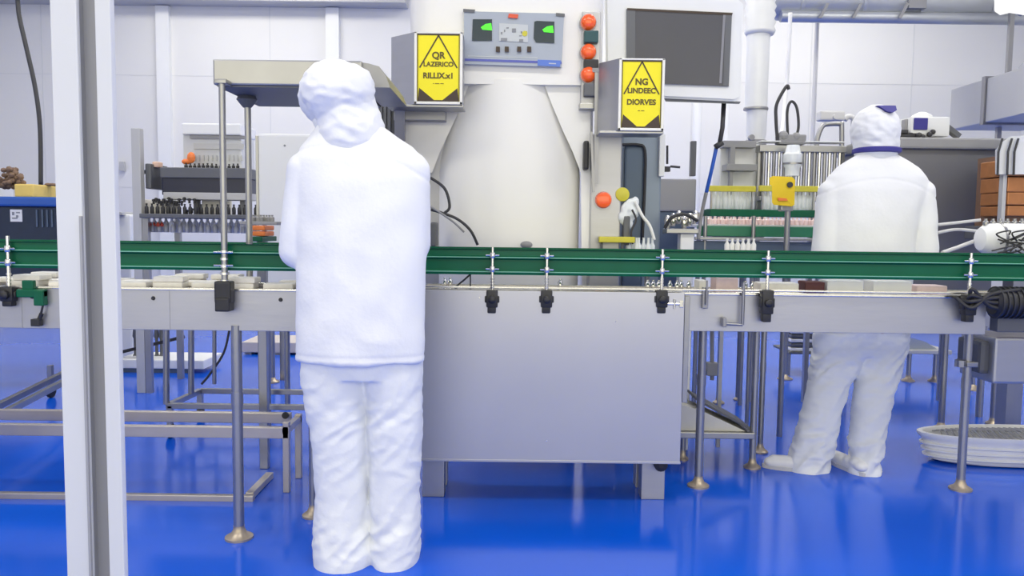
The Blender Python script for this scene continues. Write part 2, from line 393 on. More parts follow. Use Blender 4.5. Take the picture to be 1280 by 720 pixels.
leg_with_foot(PX(873, 3.62, 600), 3.62, rz_b+.02, tr, .019, disc=.05)
leg_with_foot(PX(1201, 3.62, 600), 3.62, rz_b+.02, tr, .019, disc=.05)
x = PX(860, YR); MB().box((x-.008, YR-.01, PZ(500, YR)), (x+.014, YR+.012, rz_t-.01), .002).build('end_post', 'steel', tr)
# small steel bracket hanging beside the cabinet
q = PX(929, YR); z1 = PZ(352, YR, 929); z2 = PZ(405, YR, 929)
MB().cyl((q, YR-.03, z1), (q, YR-.03, z2), .007).cyl((q, YR-.03, z2), (q-.075, YR-.03, z2+.004), .006).box((q-.085, YR-.045, z2-.01), (q-.07, YR-.01, z2+.03), .003).build('stop_bracket', 'steel_dark', tr)
q = PX(884, YR); MB().box((q-.018, YR-.03, PZ(385, YR, 884)), (q+.006, YR-.002, rz_t+.03), .003).cyl((q-.005, YR-.04, PZ(380, YR, 884)), (q-.005, YR-.04, rz_t+.06), .004).build('stop_bracket', 'steel_dark', tr)
# adjuster next to the clamp at the cabinet corner
q = P(843, 380, YR-.05); MB().cyl(q-Vector((.04, 0, 0)), q+Vector((.035, 0, 0)), .005).cyl(q-Vector((0, 0, .02)), q+Vector((0, 0, .02)), .006).box(q+Vector((.02, -.01, -.014)), q+Vector((.036, .01, .014)), .002).build('adjuster', 'chrome', tr)
# ring adjuster on the leg
q = P(1206, 455, 3.6); MB().lathe([(.026, -.015), (.026, .015)], (PX(1201, 3.62, 455), 3.62, q.z), 16).box(q+Vector((.0, -.02, -.012)), q+Vector((.05, .02, .012)), .004).build('collar', 'steel', tr)

# cabinet below
YK = 3.33
t = thing('machine_base', 'big plain steel machine base cabinet on two broad feet, below the green rail', 'cabinet', (PX(690, YK), YK, 0))
kx0, kx1 = PX(525, YK, 470), PX(853, YK, 470); kz0, kz1 = PZ(577, YK, 690), PZ(364, YK, 690); kzt = rz_t-.018
MB().box((kx0, YK, kz0), (kx1, YK+.34, kzt), .006).box((kx0, YK-.001, kz0), (kx1, YK+.006, kz1), .002).box((kx0-.002, YK-.003, kz0-.004), (kx1+.002, YK+.002, kz0+.006), .001).build('body', 'cabinet_steel', t)
fy = YK+.10
for a, c in ((528, 555), (802, 831)):
    MB().box((PX(a, fy, 600), fy, 0), (PX(c, fy, 600), fy+.09, kz0+.01), .003).build('foot', 'steel_panel', t)
    MB().box((PX(a, fy, 600), fy+.16, 0), (PX(c, fy, 600), fy+.24, kz0+.01), .003).build('foot', 'steel_panel', t)
MB().box((PX(592, YK), YK+.06, kz0-.015), (PX(770, YK), YK+.3, kz0+.005), .002).build('drip_tray', 'steel', t)
MB().lathe([(.012, 0), (.03, .01), (.03, .04), (.012, .05)], (PX(838, YK), YK+.06, kz0-.03), 16, 'y').build('roller', 'rubber', t)
for px, py in ((772, 402), (687, 551), (600, 372)):
    MB().lathe([(.004, 0), (.003, -.003)], (PX(px, YK), YK, PZ(py, YK, px)), 8, 'y').build('rivet', 'chrome', t)

# ---- goods on the belts
pk = solo(MB().box((-.055, -.035, 0), (.055, .035, .021), .005), 'food_pack', 'pack', (0, 0, 0), 'small flat pale packet lying on the left conveyor belt', 'packet', 'pale packets on the left conveyor belt')
first = True
for row, yy in enumerate((YL+.075, YL+.155, YL+.24)):
    x = -2.2+row*.04
    while x < PX(515, YL):
        if random.random() < (.82, .85, .9)[row] and not (row == 0 and PX(212, YL) < x < PX(232, YL)):
            loc = (x, yy+random.uniform(-.006, .006), zt)
            n = 1 if random.random() < .55 else 2
            for k in range(n):
                l = (loc[0]+random.uniform(-.01, .01)*k, loc[1], zt+.0215*k)
                sec = 0 if x < PX(70, YL) else 1 if x < PX(285, YL) else 2
                lb = '%s packet, %s row on the left belt, %s' % (('lower pale', 'upper pale')[k] if n == 2 else 'single pale', ('front', 'middle', 'back')[row], ('left of the pale column', 'just right of the pale column', 'right of the canopy pole')[sec])
                gp = 'pale packets on the left conveyor belt'
                if first: pk.location = l; first = False; pk['label'] = lb
                else: dup(pk, l, random.uniform(-.12, .12), lb)
        x += random.uniform(.122, .15)
# right belt goods
for (a, c, h, mm, lab) in ((872, 884, 14, 'pack', 'small cream carton under the green rail beside the steel bracket'), (893, 921, 18, 'pack_pink', 'pink and white packet on the belt next to the steel stop bracket'), (948, 996, 12, 'pack', 'long narrow cream packet on the belt right of the tall steel bracket'), (1004, 1028, 14, 'maroon', 'dark maroon packet on the belt at the left of the far worker'), (1031, 1076, 16, 'white_plastic', 'white packet on the belt directly in front of the far worker'), (1088, 1136, 16, 'white_plastic', 'white packet right of the dark gap on the belt before the far worker'), (1142, 1180, 11, 'pack_pink', 'low pink packet on the belt right of the white packets')):
    yy = YR+.12; z0 = rz_t+.004
    hh = h*.0035; o = MB().box((PX(a, yy), yy-.05, z0), (PX(c, yy), yy+.05, z0+hh), .006)
    solo(o, 'food_packet', mm, (PX((a+c)/2, yy), yy, z0), lab, 'packet')
bl = None
for k, px in enumerate([556, 563, 700, 810, 818, 826, 838, 846, 854, 862, 934, 940, 946]):
    yy = YR+.2; z0 = rz_t+.004
    if bl is None:
        bl = solo(MB().lathe([(.010, 0), (.011, .004), (.011, .026), (.006, .032), (.006, .04)], (0, 0, 0), 10), 'small_bottle', 'chrome', (0, 0, 0), 'tiny metal-capped bottle standing on the cream belt', 'bottle', 'tiny bottles on the cream belt', 'auto'); bl.location = (PX(px, yy), yy, z0)
    else: dup(bl, (PX(px, yy)+random.uniform(-.004, .004), yy+random.uniform(-.03, .03), z0))
# twig-like wire bracket left
q = P(582, 352, YR+.05); 
solo(MB().tube([P(568, 360, YR+.06), P(580, 350, YR+.06), P(590, 341, YR+.06)], .004, 8).tube([P(588, 358, YR+.06), P(588, 341, YR+.06)], .003, 8), 'wire_lever', 'cable_dark', P(568, 360, YR+.06), 'thin dark bent wire lever on the belt beside the white coat', 'lever')

# drive motor and dark gear at the right edge
t = thing('drive_motor', 'black motor and cable cluster bolted to the right end of the conveyor', 'motor', P(1258, 400, 3.36))
MB().lathe([(.05, 0), (.062, .01), (.062, .16), (.05, .17), (.03, .2)], P(1240, 378, 3.34), 20, 'x').build('motor_body', 'black', t, 'auto')
b = MB()
for k in range(7): b.lathe([(.068, 0), (.068, .006)], P(1243, 378, 3.34)+Vector((.022*k, 0, 0)), 20, 'x')
b.build('cooling_fins', 'rubber', t, 'auto')
b = MB()
for k in range(4):
    b.tube(spline([P(1195+6*k, 372+4*k, 3.33), P(1215, 385-8*k, 3.28), P(1238, 368+5*k, 3.3), P(1275, 362+8*k, 3.3)], 6), .008, 8)
b.build('cable', 'rubber', t, True)
MB().box(P(1236, 413, 3.42), P(1300, 395, 3.36), .006).build('mounting_plate', 'dark_grey', t)
t = thing('control_cabinet', 'smooth grey steel box hanging under the right end of the conveyor', 'cabinet', P(1262, 480, 3.7))
MB().box(P(1241, 480, 3.62), P(1330, 414, 3.9), .012).build('body', 'steel_panel', t)
MB().box(P(1224, 468, 3.66), P(1240, 420, 3.86), .02).build('side_cover', 'dark_grey', t)
MB().cyl((P(1320, 478, 3.76).x, 3.76, 0), P(1320, 478, 3.76), .015).build('support', 'steel', t)
# rounded white motor housing on top right
t = thing('motor_housing', 'rounded white metal housing behind the green rail at the far right', 'housing', P(1265, 318, 3.95))
c = P(1228, 299, 3.95)
MB().lathe([(.02, -.02), (.055, -.012), (.075, .015), (.08, .05), (.08, .45)], c, 32, 'x').build('shell', 'white', t, 'auto')
MB().lathe([(.083, .0), (.083, .012)], c+Vector((.07, 0, 0)), 32, 'x').build('seam_ring', 'steel', t, 'auto')
b = MB()
for k in range(9):
    a = random.uniform(0, 6); s0 = P(1250+random.uniform(0, 34), 288+random.uniform(0, 26), 3.84)
    b.tube(spline([s0, s0+Vector((random.uniform(-.05, .05), -.03, random.uniform(-.04, .04))), s0+Vector((random.uniform(-.07, .07), -.01, random.uniform(-.06, .05))), s0+Vector((random.uniform(-.1, .1), 0, random.uniform(-.03, .03)))], 5), .004, 6)
b.build('cable_tangle', 'cable_dark', t, True)
b = MB()
for px in range(1232, 1282, 9): b.lathe([(.014, 0), (.014, .015), (.008, .02), (.008, .03)], P(px, 281, 3.95), 10)
b.build('fittings', 'steel', t, 'auto')
MB().cyl((c.x+.42, 3.885, 0), (c.x+.42, 3.885, c.z-.05), .018).build('stand', 'steel', t)
def hose(name, m, pts, r, lab, cat='hose', n=8):
    return solo(MB().tube(spline(pts, n), r, 10), name, m, pts[0], lab, cat, None, True)
hose('hose', 'hose_grey', [P(1172, 281, 4.1), P(1200, 278, 4.1), P(1226, 275, 4.05)], .008, 'upper pale hose running into the rounded white housing')
hose('hose', 'hose_grey', [P(1172, 291, 4.1), P(1195, 287, 4.1), P(1222, 289, 4.0)], .008, 'middle pale hose running into the rounded white housing')
hose('hose', 'hose_grey', [P(1178, 316, 3.95), P(1198, 309, 4.0), P(1222, 300, 4.0)], .010, 'lower slanting hose beside the rounded white housing')

# ================================================================== CENTRAL MACHINE
YT = 4.35
t = thing('filling_tower', 'large glossy cream cylindrical machine tower in the middle of the hall', 'machine', (PX(633, YT), YT, 0))
tower = t; cx = PX(633, 4.0); R = .375
MB().loft([(cx, 4.178, PZ(py_, 4.0) if py_ < 600 else 0, R*k_, .2) for py_, k_ in ((900, 1), (216, 1), (200, .985), (180, .93), (160, .87), (140, .80), (120, .74), (100, .70))], 96).build('drum', 'tower_cream', t, 'auto')
hx0, hx1 = PX(510, 4.02, 60), PX(756, 4.02, 60)
# head housing with rounded front
def rr(x0, x1, y0, y1, r, n=8):
    pts = []
    for (cx_, cy_, a) in ((x1-r, y1-r, 0), (x0+r, y1-r, 90), (x0+r, y0+r, 180), (x1-r, y0+r, 270)):
        for k in range(n+1): t_ = math.radians(a+90*k/n); pts.append((cx_+r*math.cos(t_), cy_+r*math.sin(t_)))
    return pts
MB().prism(rr(hx0, hx1, 3.985, 4.8, .14), lambda u, v, k: (u, v, (PZ(106, 4.0), 3.1)[k])).build('head_housing', 'tower_cream', t, 'auto')
# side shoulders (steel) left and right
MB().box((PX(502, 4.2), 4.10, 0.8), (PX(562, 4.2), 4.5, PZ(126, 4.1)), .015).build('side_housing', 'steel_panel', t)
MB().box((PX(727, 4.2), 4.12, 0.8), (PX(737, 4.2), 4.5, PZ(128, 4.1)), .01).build('side_housing', 'tower_cream', t)
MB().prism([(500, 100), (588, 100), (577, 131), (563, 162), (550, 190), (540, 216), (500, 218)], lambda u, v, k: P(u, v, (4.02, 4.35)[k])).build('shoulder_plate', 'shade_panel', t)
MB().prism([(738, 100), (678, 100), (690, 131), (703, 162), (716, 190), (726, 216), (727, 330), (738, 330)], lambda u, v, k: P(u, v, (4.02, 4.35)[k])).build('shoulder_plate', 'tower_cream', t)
# control panel on the head
YP = 3.975
def Q(px, py, dy=0): return P(px, py, YP-dy)
def quad(mb, pts, y0, y1): mb.prism([(p[0], p[1]) for p in pts], lambda u, v, k: P(u, v, (y0, y1)[k])); return mb
cp = thing('operator_console', 'grey-blue control console with two green-lit screens and a red tab', 'control panel', Q(642, 84))
quad(MB(), [(580, 14), (705, 17), (702, 84), (580, 80)], 3.955, 3.99).build('plate', 'panel_grey', cp)
quad(MB(), [(579, 11), (594, 12), (593, 16), (579, 15)], 3.95, 3.97).build('corner_clip', 'dark_grey', cp)
quad(MB(), [(695, 16), (706, 17), (706, 21), (695, 20)], 3.95, 3.97).build('corner_clip', 'dark_grey', cp)
for pts in ([(591, 24), (615, 24), (615, 51), (590, 51)], [(668, 27), (671, 26), (693, 27), (693, 54), (670, 53), (667, 48)]):
    s = quad(MB(), pts, 3.950, 3.957).build('screen', 'screen_dark', cp)
    x0_, y0_ = pts[0][0]+10, pts[0][1]+7
    quad(MB(), [(x0_, y0_+3), (x0_+6, y0_-1), (x0_+13, y0_-2), (x0_+14, y0_+7), (x0_+2, y0_+6)], 3.948, 3.951).build('green_display', 'green_glow', s)
quad(MB(), [(636, 17), (648, 18), (647, 23), (635, 22)], 3.945, 3.957).build('red_tab', 'red_plastic', cp)
quad(MB(), [(624, 29), (660, 31), (660, 53), (624, 51)], 3.951, 3.957).build('label_plate', 'panel_light', cp)
b = MB()
for (x, y, w_, h_) in ((626, 40, 2, 3), (630, 37, 1.6, 3), (633, 34, 3, 1.6), (640, 35.5, 5, 5), (651, 39, 2, 2.5), (649, 44, 3, 1.5), (626, 47.5, 8, 3.5), (649, 49, 5, 3), (657, 39, 2, 5)):
    quad(b, [(x, y), (x+w_, y), (x+w_, y+h_), (x, y+h_)], 3.9495, 3.952)
b.build('printed_marks', 'print', cp)
c_ = Q(656, 42, .025); 
MB().lathe([(.010, 0), (.013, 0), (.013, -.003), (.010, -.003)], (c_.x, 3.951, c_.z), 14, 'y').build('dial', 'yellow_rail', cp)
for x in (622.5, 633.5, 649, 661.5):
    quad(MB(), [(x-2.4, 58), (x+2.4, 58.3), (x+2.6, 65), (x-2.6, 64.7)], 3.943, 3.957).build('button', 'sign_ink', cp)
quad(MB(), [(581, 73), (702, 77), (702, 80), (581, 76)], 3.953, 3.957).build('stripe', 'panel_stripe', cp)
quad(MB(), [(672, 74.5), (701, 75.5), (700, 83.5), (672, 82)], 3.951, 3.956).build('badge', 'panel_blue', cp)
quad(MB(), [(686, 78.6), (695, 79), (695, 80.2), (686, 79.8)], 3.9505, 3.952).build('badge_mark', 'panel_light', cp)
quad(MB(), [(585, 69.5), (672, 72), (672, 73), (585, 70.5)], 3.953, 3.957).build('trim_line', 'panel_light', cp)

# warning boxes
def warning_box(front, side_px, yf, depth, lines, label, seed):
    (xa, ya, xb, yb) = front
    t = thing('warning_box', label, 'box', P((xa+xb)/2, yb, yf+.05))
    a = P(xa, ya, yf); c = P(xb, yb, yf); sh = P(side_px, ya+8, yf+depth)
    # body swings back to the left: front face and receding side
    lx = sh.x
    MB().prism([(a.x, yf), (c.x, yf), (c.x, yf+depth*.8), (lx+.03, yf+depth), (lx, yf+depth*.9), (lx, yf+depth*.7)], lambda u, v, k: (u, v, (c.z, a.z)[k])).build('housing', 'steel_panel', t, 'auto')
    MB().box((lx-.005, yf+.01, c.z-.012), (c.x+.004, yf+depth, c.z+.001), .003).build('bottom_flange', 'steel', t)
    fr = MB()
    w_ = .008
    fr.box((a.x, yf-.008, c.z), (a.x+w_*1.6, yf+.002, a.z), .002).box((c.x-w_*1.6, yf-.008, c.z), (c.x, yf+.002, a.z), .002).box((a.x, yf-.008, c.z), (c.x, yf+.002, c.z+w_*1.6), .002).box((a.x, yf-.008, a.z-w_), (c.x, yf+.002, a.z), .002)
    fr.build('frame', 'steel_light', t)
    X0, X1, Z0, Z1 = a.x+w_*1.7, c.x-w_*1.7, c.z+w_*1.7, a.z-w_*1.1
    sg = MB().box((X0, yf-.004, Z0), (X1, yf, Z1)).build('sign', 'yellow', t)
    W_, H_ = X1-X0, Z1-Z0
    ink = MB(); y_ = yf-.005
    def ln(u1, v1, u2, v2, th=.006): ink.beam((X0+u1*W_, y_, Z1-v1*H_), (X0+u2*W_, y_, Z1-v2*H_), .0025, th)
    for q in ((0.01, 0.01, .99, .01), (.01, .99, .99, .99), (.015, 0, .015, 1), (.985, 0, .985, 1)): ln(*q)
    ln(.5, .02, .06, .50); ln(.5, .02, .94, .50)
    for sx_ in (0, 1):
        m_ = lambda u: X0+(u if not sx_ else 1-u)*W_
        ink.prism([(.02, .98), (.40, .98), (.05, .80)], lambda u, v, k: (m_(u), (y_, y_+.002)[k], Z1-v*H_))
    ink.build('black_border', 'sign_ink', sg)
    for s_, v_, sz in lines:
        q = text_mesh(s_, sz, Matrix.Translation((X0+.5*W_, y_, Z1-v_*H_)) @ Matrix.Rotation(PI/2, 4, 'X'))
        q.build('lettering', 'sign_text', sg, fix=False)
    return t
warning_box((518, 40, 578, 131), 491, 3.80, .16, [('QR', .32, .042), ('LAZERICO', .45, .030), ('RILLIX.x1', .62, .036), ('- ---- ---', .73, .016)], 'steel box with yellow warning sign left of the grey control panel', 1)
warning_box((774, 73, 829, 164), 748, 3.78, .16, [('NG', .32, .040), ('LINDEEC', .45, .033), ('DIORVES', .62, .034), ('-- ---', .74, .016)], 'steel box with yellow warning sign below the dark monitor', 2)
# brackets carrying the boxes
solo(MB().beam(P(500, 138, 3.94), P(500, 250, 4.04), .05, .02).box(P(492, 150, 3.95), P(560, 131, 4.1), .004), 'box_bracket', 'steel_dark', P(500, 250, 4.04), 'dark steel bracket carrying the warning box next to the front worker', 'bracket')
b = MB()
for k in range(4): b.box(P(471+6*k, 118+6*k, 4.3), P(474+6*k, 98+3*k, 4.28)); b.box(P(470+5*k, 165, 4.3), P(473+5*k, 120, 4.28))
b.box(P(468, 168, 4.33), P(505, 112, 4.31))
solo(b, 'grille_plate', 'dark_grey', P(480, 168, 4.3), 'small slotted dark plate beside the white hood of the front worker', 'grille')

# light column
t = thing('signal_light_column', 'steel strip with three round orange lamps and dark switches', 'signal lights', P(737, 134, 4.0))
MB().box(P(726, 134, 3.97), P(749, 20, 4.05), .004).build('backplate', 'steel_panel', t)
MB().box(P(724.5, 136, 3.96), P(750, 132, 4.04), .003).build('lower_edge', 'steel', t)
for y in (29, 66, 94):
    c = P(735, y, 3.97); q = MB().lathe([(.036, 0), (.038, -.01), (.036, -.035), (.026, -.048), (.008, -.053)], c, 24, 'y').build('orange_lamp', 'orange_lamp', t, 'auto')
    MB().lathe([(.042, .004), (.042, -.008)], c, 24, 'y').build('lamp_ring', 'steel_dark', q)
for y, h_, m_ in ((47, 12, 'teal_dark'), (81, 9, 'black'), (113, 14, 'dark_grey')):
    MB().box(P(730, y+h_/2, 3.93), P(747, y-h_/2, 3.98), .006).build('switch', m_, t)
solo(MB().beam(P(741, 88, 3.93), P(760, 88, 3.9), .02, .02).beam(P(746, 90, 3.92), P(745, 230, 3.94), .02, .012).beam(P(752, 90, 3.92), P(751, 165, 3.94), .012, .012).beam(P(739, 165, 3.94), P(742, 240, 3.94), .012, .02), 'box_bracket', 'steel_dark', P(745, 230, 3.94), 'narrow dark steel bracket beside the lowest orange lamp', 'bracket')
# right arm column with orange button
t = thing('machine_column', 'grey steel column under the right warning box with an orange button', 'column', (PX(757, 4.0), 4.05, 0))
MB().box((PX(738, 4.0, 250), 4.0, 0), (PX(776, 4.0, 250), 4.2, PZ(166, 4.0)), .006).build('post', 'steel_panel', t)
c = P(754, 250, 4.0)
e = MB().lathe([(.040, 0), (.042, -.012), (.036, -.03), (.02, -.036)], c, 28, 'y').build('orange_button', 'orange_lamp', t, 'auto')
MB().lathe([(.047, .003), (.047, -.007)], c, 28, 'y').build('button_ring', 'steel_panel', e, 'auto')
MB().box(P(736, 212, 3.96), P(728, 178, 4.05), .01).build('dark_knob', 'black', t)
# blue grey cabinet behind
t = thing('switch_cabinet', 'tall blue-grey cabinet with rounded door edge behind the steel column', 'cabinet', (PX(800, 4.5), 4.6, 0))
MB().box((PX(776, 4.4, 250), 4.4, 0), (PX(826, 4.4, 250), 4.75, PZ(158, 4.4)), .01).build('body', 'blue_grey', t)
MB().box((PX(779, 4.4, 250), 4.385, .3), (PX(804, 4.4, 250), 4.4, PZ(180, 4.4)), .012).build('door', 'blue_grey_dark', t)
MB().tube(spline([P(778, 181, 4.37), P(797, 181, 4.37), P(806, 188, 4.37), P(806, 230, 4.37), P(803, 300, 4.37)], 6), .008, 8).build('cable_conduit', 'rubber', t, True)
MB().box((PX(822, 4.35), 4.36, PZ(218, 4.35)), (PX(829, 4.35), 4.4, PZ(165, 4.35)), .004).build('edge_strip', 'white', t)
t = thing('motor_cabinet', 'two-tone grey machine cabinet behind the bottles on the right of the tower', 'cabinet', (PX(846, 5.45), 5.6, 0))
MB().box((PX(800, 5.45, 250), 5.45, PZ(262, 5.45)), (PX(870, 5.45, 250), 5.8, PZ(221, 5.45)), .01).build('upper_body', mat('mid_grey', (0.33, 0.33, 0.35), 0.45, 0.2), t)
MB().box((PX(800, 5.45, 250), 5.46, 0), (PX(870, 5.45, 250), 5.8, PZ(262, 5.45)), .01).build('lower_body', 'blue_grey_dark', t)
MB().box(P(863, 220, 5.5), P(869, 177, 5.55), .006).build('post', 'dark_grey', t)
MB().box(P(829, 215, 5.5), P(838, 208, 5.45)).cyl(P(834, 205, 5.48), P(834, 182, 5.48), .008).cyl(P(838, 208, 5.48), P(850, 209, 5.48), .008).build('valve', 'cable_dark', t)

# monitor
t = thing('monitor', 'large white-framed industrial monitor with dark screen above the right warning box', 'monitor', P(842, 127, 4.25))
quad(MB(), [(757, -6), (928, 0), (926, 127), (757, 122)], 4.2, 4.45)
t_m = MB(); quad(t_m, [(760, -9), (922, -1), (929, 5), (926, 122), (919, 127), (765, 120), (757, 112), (756, -3)], 4.20, 4.42)
bmesh.ops.bevel(t_m.bm, geom=[e for e in t_m.bm.edges if abs(e.verts[0].co.y-e.verts[1].co.y) < .01], offset=.012, segments=2, affect='EDGES')
t_m.build('casing', 'white', t, 'auto')
quad(MB(), [(784, 11), (915, 17), (911, 108), (784, 103)], 4.188, 4.203).build('screen', 'screen_grey', t)
quad(MB(), [(784, 10), (916, 16), (915, 19), (784, 13)], 4.185, 4.20).build('screen_edge', 'sign_ink', t)
quad(MB(), [(783, 11), (794, 12), (794, 104), (783, 103)], 4.186, 4.2).build('side_strip', 'dark_grey', t)
quad(MB(), [(904, 18), (907, 18), (902, 104), (899, 104)], 4.186, 4.2).build('light_strip', 'screen_edge', t)
quad(MB(), [(907, 18), (915, 18), (911, 108), (904, 107)], 4.186, 4.2).build('side_strip', 'dark_grey', t)
quad(MB(), [(830, 123), (926, 127), (924, 130), (832, 127)], 4.22, 4.4).build('lower_lip', 'dark_grey', t)
MB().beam(P(842, -8, 4.36), (P(842, 0, 4.36).x, 4.36, 4.5), .05, .05).build('ceiling_arm', 'steel', t)
solo(MB().tube([P(905, 126, 4.3), P(903, 160, 4.3), P(899, 182, 4.3)], .012, 10).tube([P(894, 184, 4.3), P(903, 178, 4.3)], .016, 10), 'cable', 'cable_dark', P(899, 182, 4.3), 'dark cable dropping from the right end of the monitor', 'cable', smooth=True)
hose('hose', 'blue_hose', [P(896, 182, 4.32), P(890, 210, 4.34), P(883, 240, 4.4)], .010, 'bright blue hose below the monitor')
hose('hose', 'cable_grey', [P(883, 240, 4.4), P(877, 268, 4.45), P(873, 300, 4.45)], .010, 'grey lower length of hose ending at the green line')

# bundle of cables left of the tower
hose('cable', 'cable_dark', [P(538, 222, 3.95), P(556, 236, 3.93), P(562, 258, 3.93), P(556, 266, 3.93)], .007, 'upper dark cable loop between the front worker and the tower', 'cable')
hose('cable', 'cable_dark', [P(538, 262, 3.95), P(552, 266, 3.93), P(572, 274, 3.93), P(588, 288, 3.93), P(597, 306, 3.95)], .007, 'lower dark cable running along the foot of the tower', 'cable')
hose('cable', 'cable_grey', [P(538, 258, 3.9), P(565, 276, 3.88), P(580, 290, 3.9)], .005, 'thin grey cable under the dark cables beside the tower', 'cable')
solo(MB().box(P(538, 308, 3.9), P(548, 278, 4.0), .008), 'junction_block', 'dark_grey', P(543, 308, 3.95), 'small dark block behind the right side of the front worker', 'block')
# knob + pins on top of the tower base
MB().ball(P(658, 306, 3.93), .03, .02, .018).cyl(P(658, 308, 3.93), P(658, 308, 4.05), .01).build('locking_knob', 'cable_grey', tower, True, label='small dark knob')

# valve with yellow cap and white cloth
vt = t = thing('filling_valve', 'white valve assembly with a yellow knob beside the orange button', 'valve', P(790, 306, 4.0))
MB().lathe([(.012, -.015), (.034, -.008), (.036, .008), (.02, .018)], P(778, 243, 4.0), 20, 'y').build('yellow_knob', 'yellow_rail', t, 'auto')
b = MB()
for (x, y, r_) in ((783, 262, .03), (780, 272, .032), (788, 256, .026), (794, 252, .022), (792, 266, .028), (786, 280, .022)): b.ball(P(x, y, 4.0), r_, r_*.8, r_*1.3, n=12)
remesh(b, .008, 3, lambda v: .006*noise.noise(v*40)).build('valve_body', 'clear_plastic', t, True)
MB().tube(spline([P(794, 252, 3.98), P(803, 270, 3.98), P(812, 282, 3.98), P(818, 300, 3.98)], 6), .008, 8).build('white_tube', 'white_plastic', t, True)
MB().box(P(777, 306, 4.03), P(788, 270, 3.97), .008).build('valve_stem', 'dark_grey', t)
MB().tube(spline([P(790, 262, 3.95), P(795, 275, 3.95), P(789, 290, 3.95), P(791, 305, 3.95)], 6), .005, 8).build('black_tube', 'cable_dark', t, True)
t = thing('yellow_guide_rail', 'short yellow speckled guide rail behind the green rail under the valve', 'guide rail', P(775, 310, 3.95))
MB().box(P(749, 303, 3.94), P(792, 296, 3.99), .004).build('rail', 'yellow_rail', t)
for px in (752, 778): MB().box(P(px-1.5, 318, 3.97), P(px+1.5, 300, 3.98)).build('post', 'dark_grey', t)
b0 = None
for k, (px, h_) in enumerate(((785, 22), (791, 16), (798, 20), (804, 24), (810, 20), (815, 17), (795, 14))):
    p = P(px, 322, 4.0+.03*(k % 2)); p.z = PZ(322, 4.0, 800)
    if b0 is None: b0 = solo(MB().lathe([(.012, 0), (.013, .005), (.013, .06), (.006, .075), (.006, .095), (.007, .1)], (0, 0, 0), 12), 'small_bottle', 'clear_plastic', (0, 0, 0), 'slim clear bottle standing below the yellow-knobbed valve', 'bottle', 'slim bottles below the valve', 'auto'); b0.location = p
    else: dup(b0, p)

zb_ = PZ(322, 4.0, 800)
MB().box((PX(779, 3.98), 3.96, zb_-.02), (PX(822, 3.98), 4.08, zb_), .003).cyl((PX(812, 4), 4.04, 0), (PX(812, 4), 4.04, zb_-.01), .015).build('bottle_stand', 'steel', vt)
# round nozzle assembly (830-870, y 265-310)
t = thing('nozzle_block', 'cluster of steel nozzles and white tubes in front of the two-tone cabinet', 'nozzles', P(852, 310, 4.3))
b = MB()
for k in range(6): b.lathe([(.012, 0), (.018, .02), (.018, .05), (.01, .07)], P(834+7*k, 286-(k % 3)*3, 4.25+.02*(k % 2)), 12)
b.build('nozzles', 'chrome', t, 'auto')
MB().box(P(828, 292, 4.32), P(874, 286, 4.2), .006).build('manifold', 'steel', t)
MB().box((P(846, 320, 4.3).x, 4.3, 0), P(868, 290, 4.22), .006).build('bracket', 'white', t)
MB().tube(spline([P(831, 285, 4.2), P(840, 272, 4.18), P(856, 268, 4.18), P(872, 276, 4.2)], 6), .009, 8).build('hose_loop', 'cable_dark', t, True)

# ================================================================== HOOD over the left conveyor
hy0, hy1 = 2.94, 3.44
t = thing('steel_canopy', 'stainless steel canopy on thin poles behind the front worker', 'canopy', (-.8, 2.95, 0))
hx0, hx1 = PX(266, hy0, 90), PX(452, hy0, 90); hz0, hz1 = PZ(106, hy0, 300), PZ(74, hy0, 300)
MB().box((hx0, hy0, hz0), (hx1, hy1, hz1), .006).build('roof', 'steel', t)
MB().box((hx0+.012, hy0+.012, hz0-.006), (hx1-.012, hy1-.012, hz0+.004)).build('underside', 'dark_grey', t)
cx_ = hx1-.02
MB().prism([(0, hz0), (.12, hz0), (.105, hz0+.04), (.08, hz0+.075), (.04, hz1-.005), (0, hz1)], lambda u, v, k: (cx_+u, (hy0+.02, hy1-.01)[k], v)).build('end_cowl', 'steel_dark', t)
MB().lathe([(.03, 0), (.04, -.02), (.02, -.045), (.015, -.05)], (PX(311, 3.16), 3.16, hz0), 16).build('mount', 'dark_grey', t)
xq = PX(285, 2.95, 250)
pl = MB().box((xq-.02, 2.89, hz0-.004), (xq+.02, 2.96, hz0+.012), .003).cyl((xq, 2.905, PZ(352, 2.95, 285)), (xq, 2.905, hz0+.01), .0115).build('pole', 'steel', t, 'auto')
b = MB()
for k in range(5): b.lathe([(.017, -.004), (.017, .004)], (xq, 2.905, PZ(314+9*k, 2.95, 285)), 10)
for z in (PZ(315, 2.95, 285), PZ(331, 2.95, 285)): b.cyl((xq-.035, 2.895, z), (xq+.035, 2.895, z), .004, 8)
b.build('threaded_collars', 'chrome', pl, 'auto')
z0_, z1_ = PZ(387, 2.95, 285), PZ(350, 2.95, 285)
MB().box((xq-.03, 2.875, z0_+.03), (xq+.03, 2.927, z1_), .008).box((xq-.026, 2.869, z0_), (xq+.026, 2.927, z0_+.05), .006).build('clamp', 'black', pl)
MB().cyl((PX(311, 3.16, 250), 3.16, zt-.01), (PX(311, 3.16, 250), 3.16, hz0-.03), .0125).build('pole', 'steel', t, 'auto')
MB().cyl((hx1-.06, 3.40, 0), (hx1-.06, 3.40, hz0+.01), .0125).build('pole', 'steel', t, 'auto')

